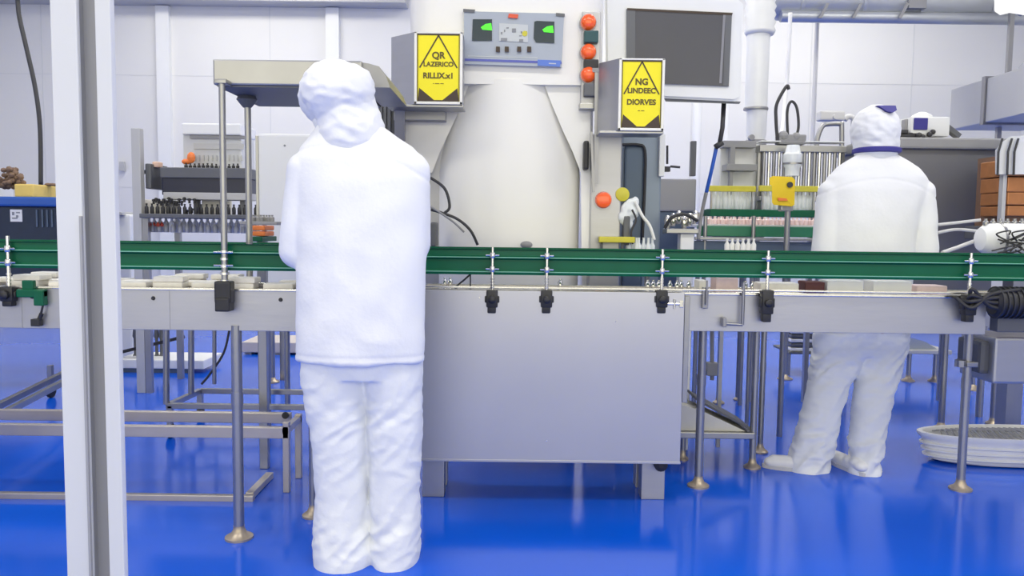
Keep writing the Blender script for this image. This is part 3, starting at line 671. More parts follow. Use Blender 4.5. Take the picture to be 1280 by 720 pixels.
# ================================================================== BACKGROUND LEFT
# blue bin
YQ = 5.6
t = thing('storage_bin', 'dark bin with blue rim at the far left edge, paper sheet stuck on it', 'bin', (PX(20, YQ), YQ, 0))
MB().box((PX(-120, YQ), YQ, .5), (PX(82, YQ), YQ+.5, PZ(256, YQ, 30)), .02).build('body', 'bin_navy', t)
b = MB().box((PX(-124, YQ), YQ-.03, PZ(258, YQ, 30)), (PX(85, YQ), YQ+.53, PZ(246, YQ, 30)), .015)
b.build('rim', 'bin_blue', t)
MB().box(P(13, 277, YQ-.006), P(28, 262, YQ+.001)).build('paper_label', 'white_plastic', t)
b = MB()
for (x, y, w_, h_) in ((15, 265, 3, 4), (20, 265, 5, 1.5), (20, 269, 3, 3), (15, 272, 7, 1.5)): b.box(P(x, y+h_, YQ-.009), P(x+w_, y, YQ-.005))
b.build('label_print', 'print', t)
b = MB()
for px in (45, 52, 58, 64): b.box(P(px, 284, YQ-.01), P(px+2.5, 262, YQ+.002), .003)
b.build('ribs', 'blue_grey_dark', t)
for px in (-110, 70): MB().box((PX(px, YQ), YQ+.05, 0), (PX(px, YQ)+.06, YQ+.11, .52)).build('leg', 'steel', t)
solo(MB().box(P(18, 246, YQ+.15), P(85, 234, YQ+.6), .01), 'wooden_board', 'wood_yellow', P(50, 246, YQ+.3), 'yellow board lying on the blue-rimmed bin', 'board')
solo(MB().box(P(-60, 246, YQ+.12), P(17, 235, YQ+.6), .01), 'carton', 'white', P(-10, 246, YQ+.3), 'white flat carton on the blue-rimmed bin beside the yellow board', 'carton')
b = MB()
for k in range(70):
    a = random.uniform(0, PI); r_ = random.uniform(0, 1)**.5
    p = P(13+19*r_*math.cos(a*2), 234-24*random.random()*math.sqrt(max(0, 1-(r_*math.cos(2*a))**2)), YQ+.3+random.uniform(-.1, .1))
    b.ball(p, .022, .02, .018, n=8)
solo(b, 'brown_bundle', 'brown', P(13, 236, YQ+.3), 'rough brown heap of fibres on top of the blue-rimmed bin', 'bundle')
b = MB()
for k in range(10): b.ball(P(57+3*k, 232+random.uniform(-2, 1), YQ+.35), .02, .03, .012, n=8)
solo(b, 'brown_offcuts', 'brown', P(66, 234, YQ+.35), 'low brown scraps on the yellow board near the hanging cable', 'scraps')
hose('cable', 'cable_dark', [P(22, -5, 6.4), P(24, 20, 6.4), P(33, 60, 6.4), P(44, 110, 6.4), P(50, 160, 6.4), P(51, 231, 6.4)], .017, 'long black cable hanging down the wall at the far left', 'cable', 10)
solo(MB().box(P(15, -2, 6.45), P(30, -12, 6.35), .01).cyl(P(22, -8, 6.4), (P(22, -8, 6.4).x, 6.4, 4.5), .02), 'cable_hanger', 'dark_grey', P(22, -5, 6.4), 'small dark hanger holding the black cable at the ceiling', 'hanger')
# white low cabinet + grey post
t = thing('white_cabinet', 'small white wall cabinet left of the grey post', 'cabinet', (PX(150, 6.8), 6.9, 0))
MB().box((PX(120, 6.8), 6.8, 0), (PX(163, 6.8), 7.0, PZ(274, 6.8)), .02).build('body', 'white', t)
MB().box((PX(112, 6.8), 6.75, PZ(275, 6.8)), (PX(157, 6.8), 7.0, PZ(271, 6.8)), .005).build('top', 'duct_grey', t)
solo(MB().box(P(151, 214, 9.98), P(155, 202, 9.94), .005), 'wall_switch', 'duct_grey', P(153, 208, 9.98), 'small grey switch on the back wall left of the post', 'switch')
solo(MB().box((PX(165, 5.5, 230), 5.5, 0), (PX(176, 5.5, 230), 5.56, PZ(160, 5.5, 170)), .004), 'steel_post', 'duct_grey', (PX(170, 5.5), 5.53, 0), 'free standing square grey post left of the dark roller unit', 'post')
# roller machine
YM = 5.6
t = thing('roller_unit', 'dark horizontal roller unit on the back bench behind the canopy poles', 'machine', (PX(250, YM), YM, PZ(275, YM, 250)))
MB().box(P(202, 244, YM), P(322, 214, YM+.25), .012).build('dark_roller', mat('navy_dark', (0.022, 0.025, 0.05), 0.35, var=.1), t)
MB().box(P(200, 222, YM-.02), P(322, 213, YM+.2), .006).build('upper_bar', 'dark_grey', t)
MB().box(P(189, 236, YM-.03), P(203, 208, YM+.25), .01).build('end_plate', 'dark_grey', t)
MB().box(P(204, 249, YM-.02), P(322, 243, YM+.2), .004).build('lower_bar', 'duct_grey', t)
MB().box(P(176, 217, YM+.05), P(190, 213, YM+.09)).build('axle', 'black', t)
for px in (242, 300): MB().box(P(px, 274, YM+.1), P(px+9, 247, YM+.16), .004).build('support', 'cable_grey', t)
b = MB()
zt_b = PZ(268, YM, 250)
t = thing('work_bench', 'long dark-topped bench full of small parts behind the left conveyor', 'bench', (PX(250, YM), YM, 0))
MB().box((PX(187, YM), YM-.15, zt_b-.03), (PX(336, YM), YM+.5, zt_b), .006).build('top', 'dark_grey', t)
MB().box((PX(180, YM), YM-.02, zt_b-.32), (PX(330, YM), YM+.4, zt_b-.29), .006).build('shelf', 'steel', t)
for px in (190, 330):
    for dy in (-.1, .42): MB().box((PX(px, YM)-.02, YM+dy, 0), (PX(px, YM)+.02, YM+dy+.04, zt_b-.03)).build('leg', 'steel', t)
solo(MB().box(P(177, 268, YM), P(226, 251, YM+.25), .02), 'cream_carton', mat('cream', (.8, .76, .68), .6), P(200, 268, YM+.1), 'low cream carton on the bench under the dark roller', 'carton')
solo(MB().box(P(252, 268, YM+.05), P(290, 250, YM+.3), .01), 'grey_carton', mat('warm_grey', (.6, .58, .53), .6), P(270, 268, YM+.1), 'low warm grey carton on the bench under the dark roller', 'carton')
# rack of clear crate above
t = thing('clear_crate', 'translucent white crate with printed band standing above the dark roller', 'crate', P(270, 212, YM+.3))
MB().box(P(229, 212, YM+.2), P(318, 168, YM+.5), .012).build('body', mat('crate_grey', (0.62, 0.63, 0.64), 0.4), t)
MB().box(P(227, 168, YM+.17), P(320, 162, YM+.52), .01).build('rim', 'white', t)
MB().box(P(237, 173, YM+.185), P(312, 170, YM+.2)).build('dark_band', 'cable_grey', t)
MB().box(P(242, 186, YM+.19), P(305, 180, YM+.202)).build('printed_band', 'duct_grey', t)
b = MB()
for k in range(12): b.box(P(243+5.3*k, 201, YM+.19), P(245+5.3*k, 194, YM+.201))
b.build('slots', 'duct_grey', t)
solo(MB().ball(P(239, 197, YM+.1), .03, .02, .04, n=12).ball(P(233, 202, YM+.1), .035, .02, .02, n=12), 'orange_tag', 'orange', P(238, 205, YM+.1), 'small orange-red tag hanging on the translucent crate corner', 'tag')
solo(MB().box(P(190, 209, YM+.02), P(204, 203, YM+.1), .01), 'peach_block', mat('peach', (.8, .55, .42), .6), P(197, 209, YM), 'small peach block on the end plate of the roller', 'block')
# countless little bottles: individuals
def bottle_row(px0, px1, py, Y, n, m_, label, group, h=.07, r=.014, jy=.05, cat='bottle'):
    first_ = None
    for k in range(n):
        px = px0+(px1-px0)*(k+.5)/n; yy = Y+random.uniform(-jy, jy); z = PZ(py, Y, (px0+px1)/2)
        loc = (PX(px, yy, py), yy, z)
        w_ = '' if px1-px0 < 90 else (', left third' if k < n/3 else ', middle' if k < 2*n/3 else ', right third')
        if first_ is None:
            first_ = MB().lathe([(r*.9, 0), (r, .06*h), (r, .62*h), (r*.45, .78*h), (r*.45, .9*h), (r*.55, .9*h), (r*.55, h)], (0, 0, 0), 10).build('bottle', m_, None, 'auto'); tag(first_, label+w_, cat, group); first_.location = loc
        else: dup(first_, loc, label=label+w_)
bottle_row(230, 300, 212.5, YM+.07, 13, 'black', 'tiny dark bottle standing along the top of the roller unit', 'dark bottles on the roller unit', .045, .012, .03)
bottle_row(205, 240, 258, YM-.08, 0, 'black', '', '')
bottle_row(180, 330, 268, YM-.1, 22, 'black', 'small black bottle along the front of the back bench', 'black bottles on the bench', .07, .013, .03)
bottle_row(182, 330, 291, YM+.1, 20, 'white_plastic', 'small white bottle on the lower bench shelf', 'white bottles on the bench shelf', .11, .02, .08)
bottle_row(186, 326, 291, YM+.0, 16, 'duct_grey', 'small grey jar on the lower bench shelf', 'grey jars on the bench shelf', .07, .017, .02, 'jar')
bottle_row(180, 205, 283, YM-.01, 5, 'red_plastic', 'little red-capped vial at the left end of the bench shelf', 'red vials on the bench shelf', .03, .012, .02, 'vial')
# dangling parts under roller
f0 = None
for k in range(17):
    p = P(192+3.2*k, 249+random.uniform(0, 5)+(14 if 11 < k else 0)*(k % 2), YM-.05)
    if f0 is None: f0 = solo(MB().cyl((0, 0, -.02), (0, 0, .015), .008, 8).lathe([(.012, 0), (.012, .012)], (0, 0, 0), 8), 'hanging_hook', 'black', (0, 0, 0), 'tiny dark hook dangling below the roller bar', 'hook', 'dark hooks below the roller'); f0.location = p
    else: dup(f0, p, random.uniform(0, 3))
# rail that carries hooks
# white wall cabinet
t = thing('white_enclosure', 'large plain white enclosure behind the front worker left arm', 'enclosure', (PX(360, 4.6), 4.7, 0))
MB().box((PX(321, 4.6, 230), 4.6, .75), (PX(500, 4.6), 5.1, PZ(167, 4.6, 350)), .015).build('body', 'white', t)
for q_ in ((PX(330, 4.6), 4.64), (PX(490, 4.6), 4.64), (PX(330, 4.6), 5.05), (PX(490, 4.6), 5.05)): MB().cyl((q_[0], q_[1], 0), (q_[0], q_[1], .76), .018).build('leg', 'steel', t, 'auto')
MB().lathe([(.006, 0), (.006, -.004)], P(356, 182, 4.6), 8, 'y').build('screw', 'print', t)
MB().box((PX(321, 4.6, 230)-.004, 4.595, .75), (PX(321, 4.6, 230)+.012, 4.61, PZ(170, 4.6, 350)), .002).build('edge_strip', 'steel', t)
# orange tray stack
tt = None
for k, py in enumerate((291, 284)):
    solo(MB().box(P(315-k, py+4, 3.75), P(343, py-2, 3.9), .006), 'orange_tray', 'orange', P(329, py+4, 3.8), ('orange plastic tray, lower of two behind the green rail', 'orange plastic tray, upper of two behind the green rail')[k], 'tray')
t = thing('side_table', 'dark green topped stand under the orange trays', 'stand', (PX(328, 3.8), 3.82, 0))
MB().box(P(308, 302, 3.72), P(346, 295.2, 3.95), .004).build('top', 'green', t)
MB().box((PX(328, 3.82)-.02, 3.8, 0), (PX(328, 3.82)+.02, 3.84, PZ(301, 3.8, 328)), .003).build('leg', 'steel', t)
bottle_row(314, 342, 277, 4.2, 8, 'cable_grey', 'small grey bottle above the orange trays', 'grey bottles above the orange trays', .035, .012, .02)
solo(MB().box(P(312, 281, 4.28), P(346, 277, 4.12), .004).box((PX(330, 4.25), 4.22, 0), (PX(333, 4.25), 4.26, PZ(280, 4.2, 330))), 'narrow_shelf', 'cable_grey', P(330, 281, 4.2), 'narrow grey shelf carrying small bottles above the orange trays', 'shelf')

# ================================================================== LOW FRAMES left
def legpost(mb, px, ytop, Y, r=.016, py=None):
    x = PX(px, Y, 460); mb.cyl((x, Y, 0), (x, Y, PZ(ytop, Y, px)), r, 12)
yr = 3.46
t = thing('low_rack', 'low steel rack of long horizontal bars under the left conveyor', 'rack', (PX(200, yr), yr, 0))
def hbar(px0, px1, pya, pyb, Y, d=.03, pym=None):
    z0, z1 = PZ(pyb, Y, (px0+px1)/2), PZ(pya, Y, (px0+px1)/2); return MB().box((PX(px0, Y, pya), Y, z0), (PX(px1, Y, pya), Y+d, z1), .003)
hbar(-250, 361, 531, 545, yr).build('rail', 'bar_steel', t); hbar(-250, 363, 513, 526, yr+.20).build('rail', 'bar_steel', t)
hbar(-250, 316, 617, 632, yr-.12).build('lower_rail', 'bar_steel', t)
x_ = PX(357, yr, 560)
MB().box((x_-.014, yr, .0), (x_+.014, yr+.03, PZ(545, yr, 357)+.06), .003).build('post', 'bar_steel', t)
MB().box((x_-.014, yr+.2, .0), (x_+.014, yr+.23, PZ(526, yr+.2, 357)+.03), .003).build('post', 'bar_steel', t)
MB().beam((x_, yr, PZ(538, yr, 357)), (x_, yr+.22, PZ(538, yr, 357)), .028, .03).build('cross_bar', 'bar_steel', t)
MB().box((PX(306, yr-.1, 620), yr-.09, 0.002), (PX(316, yr-.1, 620), yr+.2, .03), .003).build('floor_bar', 'bar_steel', t)
MB().lathe([(.016, 0), (.016, -.008)], P(357, 519, yr+.19), 12, 'y').build('end_cap', 'rubber', t)
def caster(x, y, parent, r=.035):
    c = MB().box((x-.012, y-.02, r), (x+.012, y+.02, 2*r+.015), .003).build('caster_fork', 'steel', parent)
    MB().lathe([(r*.4, -.013), (r*.95, -.012), (r, -.005), (r, .005), (r*.95, .012), (r*.4, .013)], (x, y, r), 20, 'x').build('wheel', 'rubber', c, 'auto')
# cart behind
yc = 4.35
t = thing('frame_cart', 'low steel frame trolley on casters behind the rack', 'trolley', (PX(300, yc), yc, 0))
a1 = P(210, 507, yc); a2 = P(420, 503, yc); yb_ = 4.75; zz = a1.z
MB().beam(a1, (a2.x, yc, zz), .03, .03, .003).build('rail', 'steel', t)
b1 = Vector((PX(250, yb_, 487), yb_, zz)); MB().beam(b1, (b1.x+.75, yb_, zz), .03, .03, .003).build('rail', 'steel', t)
MB().beam(a1, b1, .03, .03, .003).build('end_bar', 'steel', t)
MB().cyl(P(208, 505, yc), P(208, 400, yc), .017).build('upright', 'steel', t, 'auto')
MB().cyl(P(239, 492, 4.6), P(239, 395, 4.6), .017).build('upright', 'steel', t, 'auto')
MB().cyl(P(268, 480, yb_), P(268, 405, yb_), .012).build('upright', 'steel', t, 'auto')
MB().tube(spline([P(288, 405, yb_), P(280, 440, yb_), P(262, 468, yb_), P(252, 480, yb_)], 6), .007, 8).build('cable', 'cable_dark', t, True)
caster(a1.x+.01, yc, t, .04); 
MB().beam((a1.x+.01, yc, .09), (a1.x+.01, yc, zz), .03, .03).build('leg', 'steel', t)
x_ = a2.x-.03; caster(x_, yc, t, .04); MB().beam((x_, yc, .09), (x_, yc, zz), .03, .03).build('leg', 'steel', t)
caster(b1.x, yb_, t, .04); MB().beam((b1.x, yb_, .09), (b1.x, yb_, zz), .03, .03).build('leg', 'steel', t)
# far left trolley with slanted bars
t = thing('frame_cart', 'slanted steel trolley frame at the far left behind the pale column', 'trolley', (PX(20, 4.8), 4.8, 0))
p0, p1 = FL(-60, 536, .2), FL(110, 452, .2)
MB().beam(p0, p1, .03, .035, .003).build('rail', 'steel_dark', t)
d_ = Vector((.12, -.10, 0)); MB().beam(p0+d_, p1+d_, .03, .035, .003).build('rail', 'steel', t)
MB().beam(p1, p1+d_, .03, .03).build('end_bar', 'steel', t)
q = FL(64, 497); caster(q.x, q.y, t, .045); MB().beam((q.x, q.y, .09), (q.x-.0, q.y, .22), .03, .03).build('leg', 'steel', t)
for pp in (p0, p1): MB().cyl((pp.x, pp.y, 0), (pp.x, pp.y, .2), .015).build('leg', 'steel', t)
# white shelf far
q0 = FL(160, 470)
t = thing('white_bench', 'low white shelf bench far under the left conveyor', 'bench', (FL(200, 475).x, FL(200, 475).y, 0))
yy = 6.25
MB().box((PX(140, yy), yy, PZ(461, yy, 200)), (PX(252, yy), yy+.4, PZ(450, yy, 200)), .008).build('top', 'white', t)
MB().box((PX(140, yy), yy+.02, PZ(470, yy, 200)), (PX(232, yy), yy+.06, PZ(461, yy, 200)), .004).build('apron', 'blue_grey_dark', t)
for px in (144, 225): MB().box((PX(px, yy), yy+.04, 0), (PX(px, yy)+.04, yy+.08, PZ(462, yy, 200))).build('leg', 'steel', t)
f0 = None
for k, px in enumerate((166, 172, 177, 186, 193, 199)):
    z = PZ(452, yy, px); 
    if f0 is None: f0 = solo(MB().lathe([(.02, 0), (.012, .02), (.012, .14), (.02, .16), (.015, .22)], (0, 0, 0), 10), 'nozzle', 'dark_grey', (0, 0, 0), 'dark upright nozzle standing on the far white shelf', 'nozzle', 'dark nozzles on the white shelf', 'auto'); f0.location = (PX(px, yy+.2), yy+.2, PZ(450, yy, 200))
    else: dup(f0, (PX(px, yy+.2), yy+.2, PZ(450, yy, 200)))
solo(MB().beam(P(148, 441, yy+.1), P(230, 421, yy+.1), .03, .025), 'loading_chute', 'black', P(148, 441, yy+.1), 'black slanted chute lying across the nozzles on the white shelf', 'chute')
# distant bench seen beyond (300-385, y 425-440)
yy = 7.2
t = thing('low_table', 'pale low table far behind the front worker legs', 'table', (PX(335, yy), yy, 0))
MB().box((PX(300, yy), yy, PZ(441, yy, 340)), (PX(392, yy), yy+.5, PZ(428, yy, 340)), .008).build('top', mat('beige', (.62, .56, .52), .5), t)
for px in (303, 340, 386): MB().box((PX(px, yy), yy+.03, 0), (PX(px, yy)+.06, yy+.09, PZ(440, yy, 340))).build('leg', 'steel', t)
def lone_leg(px, pyf, top, r, lab, disc=.05):
    q = FL(px, pyf); t = thing('support_leg', lab, 'leg', (q.x, q.y, 0))
    MB().cyl((q.x, q.y, .02), (q.x, q.y, top), r, 14).build('tube', 'steel', t, 'auto')
    MB().lathe([(disc, 0), (disc, .008), (disc*.5, .022), (r, .04)], (q.x, q.y, 0), 20).build('foot', 'foot_brass', t, 'auto')
lone_leg(341, 478, .85, .018, 'thin steel support leg far left of the front worker trousers')

# ================================================================== LOW FRAMES right + shelf
yl = 3.95
t = thing('side_shelf', 'small steel shelf with tilted pale board beside the machine base', 'shelf', (PX(900, yl), yl, 0))
zs = PZ(540, yl, 900)
MB().box((PX(851, yl), yl-.06, zs-.02), (PX(948, yl), yl+.28, zs+.012), .004).build('tray', 'steel', t)
leg_with_foot(PX(938, yl, 580)+.0, yl-.03, PZ(400, yl, 940), t, .016, disc=.042)
leg_with_foot(PX(943, yl+.25, 560)+.03, yl+.25, PZ(400, yl, 940), t, .015, disc=.042)
leg_with_foot(PX(859, yl, 560), yl+.1, PZ(400, yl, 860), t, .014, disc=.03)
bz = zs+.013
solo(MB().prism([(-.17, 0), (.22, 0), (-.0, .10), (-.17, .15)], lambda u, v, k: (PX(892, yl)+u-.04, (yl-.03, yl+.2)[k], bz+v)), 'pale_sack', mat('sack', (.75, .73, .66), .7, var=.08), (PX(890, yl), yl+.08, bz), 'pale wedge-shaped sack resting on the small steel shelf', 'sack')
solo(MB().beam((PX(876, yl), yl+.09, bz+.155), (PX(944, yl), yl+.09, bz+.012), .24, .012, .003), 'dark_board', 'dark_grey', (PX(944, yl), yl+.09, bz), 'thin dark board leaning over the pale sack', 'board')
for (px, pyf, lab, d) in ((898, 504, 'thin steel leg without paint standing right behind the small shelf', .04), (981, 474, 'steel leg with round foot just left of the far worker trousers', .06), (922, 500, 'grey steel leg between the small shelf and the far worker', .03)):
    lone_leg(px, pyf, .86, .016, lab, d)
lone_leg(1176, 536, .82, .019, 'steel leg standing behind the white tub, left of the conveyor leg', .05)
lone_leg(1216, 487, .82, .014, 'thin far steel leg with wide foot behind the grey control box', .07)
lone_leg(1240, 530, .70, .016, 'steel leg under the grey control box behind the white tub', .04)
# far low table with machine (1130-1190,y 425-445) 
yy = 6.2
t = thing('low_table', 'round-cornered grey table with equipment far right of the worker legs', 'table', (PX(1165, yy), yy, 0))
MB().box((PX(1128, yy), yy, PZ(443, yy, 1160)), (PX(1198, yy), yy+.4, PZ(438, yy, 1160)), .006).build('top', 'duct_grey', t)
for px in (1152, 1186): leg_with_foot(PX(px, yy), yy+.1, PZ(441, yy, 1160), t, .018, disc=.05)
solo(MB().prism([(-.12, 0), (.15, 0), (.05, .06), (-.10, .10)], lambda u, v, k: (PX(1160, yy)+u, (yy+.05, yy+.3)[k], PZ(438, yy, 1160)+v)), 'grey_device', 'panel_grey', (PX(1160, yy), yy+.15, PZ(438, yy, 1160)), 'grey wedge-shaped device on the far round-cornered table', 'device')
f0 = None
yy = 6.4
t = thing('low_table', 'small table holding folded white stacks behind the far worker', 'table', (PX(1008, yy), yy, 0))
MB().box((PX(992, yy), yy, PZ(443, yy, 1005)), (PX(1050, yy), yy+.4, PZ(440, yy, 1005)), .006).build('top', 'dark_grey', t)
for px in (995, 1040): MB().box((PX(px, yy), yy+.1, 0), (PX(px, yy)+.03, yy+.13, PZ(441, yy, 1005))).build('leg', 'steel', t)
for k in range(5):
    z = PZ(440, yy, 1005)+k*.036; o = MB().box((PX(995, yy), yy+.02, z+.001), (PX(1030, yy), yy+.3, z+.030), .008)
    o = o.build('folded_cloth', 'white_plastic' if k % 2 == 0 else 'dark_grey', None); tag(o, ('lowest white', 'second, dark', 'middle white', 'fourth, dark', 'topmost white')[k]+' folded cloth in the small stack behind the far worker', 'cloth', 'folded cloths on the far table')
# small valve cluster (876-905,y 455-475)
solo(MB().box(P(884, 470, 4.6), P(896, 452, 4.66), .006).cyl(P(880, 462, 4.63), P(902, 460, 4.63), .012).cyl(P(890, 475, 4.63), P(890, 400, 4.63), .012), 'pipe_valve', 'cable_grey', P(890, 475, 4.63), 'small grey pipe valve low between the legs beside the machine base', 'valve')

# ---- white oval tub
yt_ = 4.09
t = thing('oval_tub', 'white oval ribbed tub on the blue floor at the right edge', 'tub', (PX(1270, yt_, 560), yt_, 0))
cxx = PX(1270, yt_, 560); zt_ = .155; SX, SY = .50, .16
prof = [(.84, 0.006), (.90, .016), (.955, .5*zt_), (.955, .55*zt_), (.98, .78*zt_), (1.0, .82*zt_), (1.03, zt_-.01), (1.03, zt_), (.97, zt_), (.90, .04), (.02, .035)]
MB().lathe(prof, (cxx, yt_, 0), 64, sx=SX, sy=SY).build('shell', 'white_plastic', t, 'auto')
b = MB()
for k in range(3): b.lathe([(.93+.018*k, (.18+.2*k)*zt_), (.965+.018*k, (.21+.2*k)*zt_), (.965+.018*k, (.25+.2*k)*zt_), (.93+.018*k, (.28+.2*k)*zt_)], (cxx, yt_, 0), 64, sx=SX, sy=SY)
b.build('ribs', 'white_plastic', t, 'auto')
MB().lathe([(.01, zt_-.03), (.93, zt_-.03), (.93, zt_-.02), (.01, zt_-.02)], (cxx, yt_, 0), 48, sx=SX, sy=SY).build('inner_tray', 'duct_grey', t)
b = MB()
for k in range(28):
    x = cxx-.42+.030*k; hw = .13*math.sqrt(max(.02, 1-((x-cxx)/.46)**2)); b.tube([(x, yt_-hw, zt_-.012), (x+.02, yt_, zt_+.004), (x+.01, yt_+hw, zt_-.012)], .005, 6)
b.build('wire_insert', 'steel', t)

# ================================================================== BACKGROUND RIGHT
# ducts
YD = 8.0
t = thing('round_duct', 'shiny galvanised round duct running along the top of the back wall', 'duct', P(1100, 26, YD))
zc_ = PZ(2, YD, 1100); R_ = .19
xa_, xb_ = PX(935, YD), XR-.05
b = MB().lathe([(R_, 0), (R_, PX(1245, YD)-xa_)], (xa_, YD, zc_), 40, 'x'); b.build('pipe', 'galvanised', t, 'auto')
b = MB()
for px in (985, 1060, 1130, 1215): b.lathe([(R_+.008, -.02), (R_+.014, 0), (R_+.008, .02)], (PX(px, YD), YD, zc_), 40, 'x')
b.build('seam_ring', 'galvanised', t, 'auto')
MB().box(P(1136, 10, YD-.22), P(1151, 0, YD-.1), .004).build('inspection_hatch', 'cable_grey', t)
solo(MB().lathe([(.055, 0), (.055, XR-PX(960, YD))], (PX(960, YD), YD-.13, PZ(22, YD-.13, 1100)), 24, 'x'), 'pipe', 'galvanised', P(960, 22, YD), 'thin pipe running just below the shiny round duct', 'pipe', smooth='auto')
tb = MB()
for px in (1012, 1052, 1108):
    tb.prism([(0, 0), (.03, 0), (.10, .14), (.07, .14)], lambda u, v, k: (PX(px, YD-.1)+u-.05, (YD-.24, YD-.22)[k], PZ(27, YD-.1, px)+v))
tb.build('bracket', 'cable_grey', t)
t = thing('wall_unit', 'white rounded ventilation unit in the top right corner', 'ventilation unit', P(1262, 18, 6.5))
MB().prism([(1242, -60), (1330, -60), (1330, 22), (1280, 19), (1262, 16), (1250, 19), (1243, 14)], lambda u, v, k: P(u, v, (6.4, 7.2)[k])).build('casing', 'white', t)
MB().cyl(P(1274, 18, 6.5), P(1280, 12, 6.5), .02).build('fitting', 'cable_grey', t)
# vertical duct
YV = 6.3
t = thing('vertical_duct', 'white vertical duct with corrugated top right of the monitor', 'duct', (PX(945, YV), YV, 1.0))
vx = PX(946, YV, 100)
b = MB(); prof = []
z = PZ(44, YV, 946); top = 4.5
k = 0
while z+.03*k < top: prof.append((.118 if k % 2 else .103, z+.03*k)); k += 1
b.lathe(prof, (vx+.01, YV, 0), 36); b.build('corrugated_hose', 'duct_white', t, True)
MB().lathe([(.085, PZ(136, YV, 946)), (.088, z+.01), (.10, z+.02)], (vx, YV, 0), 36).build('upper_tube', 'duct_white', t, 'auto')
MB().lathe([(.062, PZ(280, YV, 946)), (.062, PZ(180, YV, 946)), (.076, PZ(165, YV, 946)), (.078, PZ(137, YV, 946))], (vx+.01, YV, 0), 36).build('lower_tube', 'duct_white', t, 'auto')
MB().lathe([(.092, 0), (.095, .01), (.092, .02)], (vx, YV, PZ(138, YV, 946)), 36).build('seam_ring', 'steel', t, 'auto')
MB().lathe([(.078, 0), (.078, .04)], (vx+.01, YV, PZ(182, YV, 946)), 24).lathe([(.022, -.02), (.022, .02)], P(939, 172, YV-.08), 12, 'y').build('damper_collar', 'cable_grey', t, 'auto')
# rectangular duct right
t = thing('square_duct', 'large grey rectangular air duct stepping towards the right wall', 'duct', (4.6, 6.5, 2.2))
dz0, dz1 = PZ(163, 8.0, 1190), PZ(112, 8.0, 1190); dx = PX(1188, 8.0, 130)
MB().box((dx, 7.45, dz0), (dx+.7, 8.0, dz1), .01).build('end_section', 'duct_grey', t)
MB().box((dx-.02, 7.40, dz0-.02), (dx+.72, 7.45, dz1+.02), .004).build('joint_flange', 'steel_dark', t)
MB().box((dx-.0, 6.9, dz0), (dx+.7, 7.40, dz1), .01).build('middle_section', 'duct_grey', t)
MB().prism([(6.9, dz0), (6.9, dz1), (6.75, dz1+.08), (3.6, dz1+.08), (3.6, dz0-.0)], lambda u, v, k: ((dx-.03, dx+.8)[k], u, v)).build('main_section', 'duct_grey', t)
MB().box((dx-.015, 3.6, dz0-.10), (dx+.75, 6.8, dz0+.0), .01).build('under_channel', 'steel_dark', t)
MB().box((dx+.3, 7.7, dz0-.35), (dx+.34, 7.74, dz0)).box((dx+.3, 7.6, dz1), (dx+.34, 7.64, 4.5)).build('hanger', 'steel', t)
# rods on wall
solo(MB().cyl((PX(1019, 8.3, 90), 8.3, PZ(185, 8.3, 1019)), (PX(1022, 8.3, 20), 8.3, 4.5), .022), 'pipe', 'hose_grey', (PX(1019, 8.3, 90), 8.3, PZ(185, 8.3, 1019)), 'slim vertical grey pipe dropping from the ceiling left of the far worker', 'pipe', smooth='auto')
hose('hose', 'white_plastic', [P(988, 16, 7.6), P(986, 60, 7.6), P(982, 120, 7.6), P(977, 170, 7.2)], .018, 'white hose hanging from the round duct over the filling machine')
solo(MB().cyl((PX(906, 9.2), 9.2, .5), (PX(903, 9.2), 9.2, PZ(130, 9.2, 900)), .03).cyl((PX(868, 9.2), 9.2, .5), (PX(867, 9.2), 9.2, PZ(130, 9.2, 900)), .05), 'wall_pipes', 'white', (PX(890, 9.2), 9.2, .5), 'pair of pale vertical pipes on the wall below the monitor', 'pipes', smooth='auto')

# filling machine with vertical tubes
YG = 5.4
t = thing('filling_machine', 'steel filling machine with a row of vertical tubes behind the green line', 'filling machine', (PX(960, YG), YG, 0))
zt1, zt0 = PZ(188, YG, 990), PZ(246, YG, 990)
MB().box((PX(946, YG), YG, zt1-.01), (PX(1054, YG), YG+.12, zt1+.035), .004).build('top_beam', 'steel', t)
MB().box((PX(946, YG), YG-.02, PZ(178, YG, 990)), (PX(1050, YG), YG+.1, PZ(182, YG, 990)+.03), .004).build('upper_plate', 'duct_white', t)
for k in range(16):
    px = 953+6.3*k
    MB().cyl((PX(px, YG), YG+.03, zt0), (PX(px, YG), YG+.03, zt1), .0125, 10).build('filling_tube', 'chrome' if k % 2 else 'steel', t, 'auto')
MB().box((PX(946, YG), YG-.03, zt0-.03), (PX(1053, YG), YG+.1, zt0), .004).build('lower_beam', 'steel', t)
for px in (947, 1015, 1050): MB().box((PX(px, YG), YG+.05, 0), (PX(px, YG)+.03, YG+.09, zt1+.02), .003).build('post', 'steel', t)
# white body left with arm
MB().box(P(898, 262, YG+.1), P(940, 184, YG+.3), .01).build('side_enclosure', 'white', t)
MB().box(P(904, 184, YG), P(940, 178, YG+.1), .004).box(P(912, 215, YG), P(917, 184, YG+.05), .003).box(P(908, 213, YG-.02), P(940, 207, YG+.1), .003).box(P(911, 262, YG), P(914, 213, YG+.05)).build('arm_frame', 'cable_grey', t)
MB().box(P(890, 300, YG+.1), P(945, 262, YG+.3)).build('rear_panel', 'steel_dark', t)
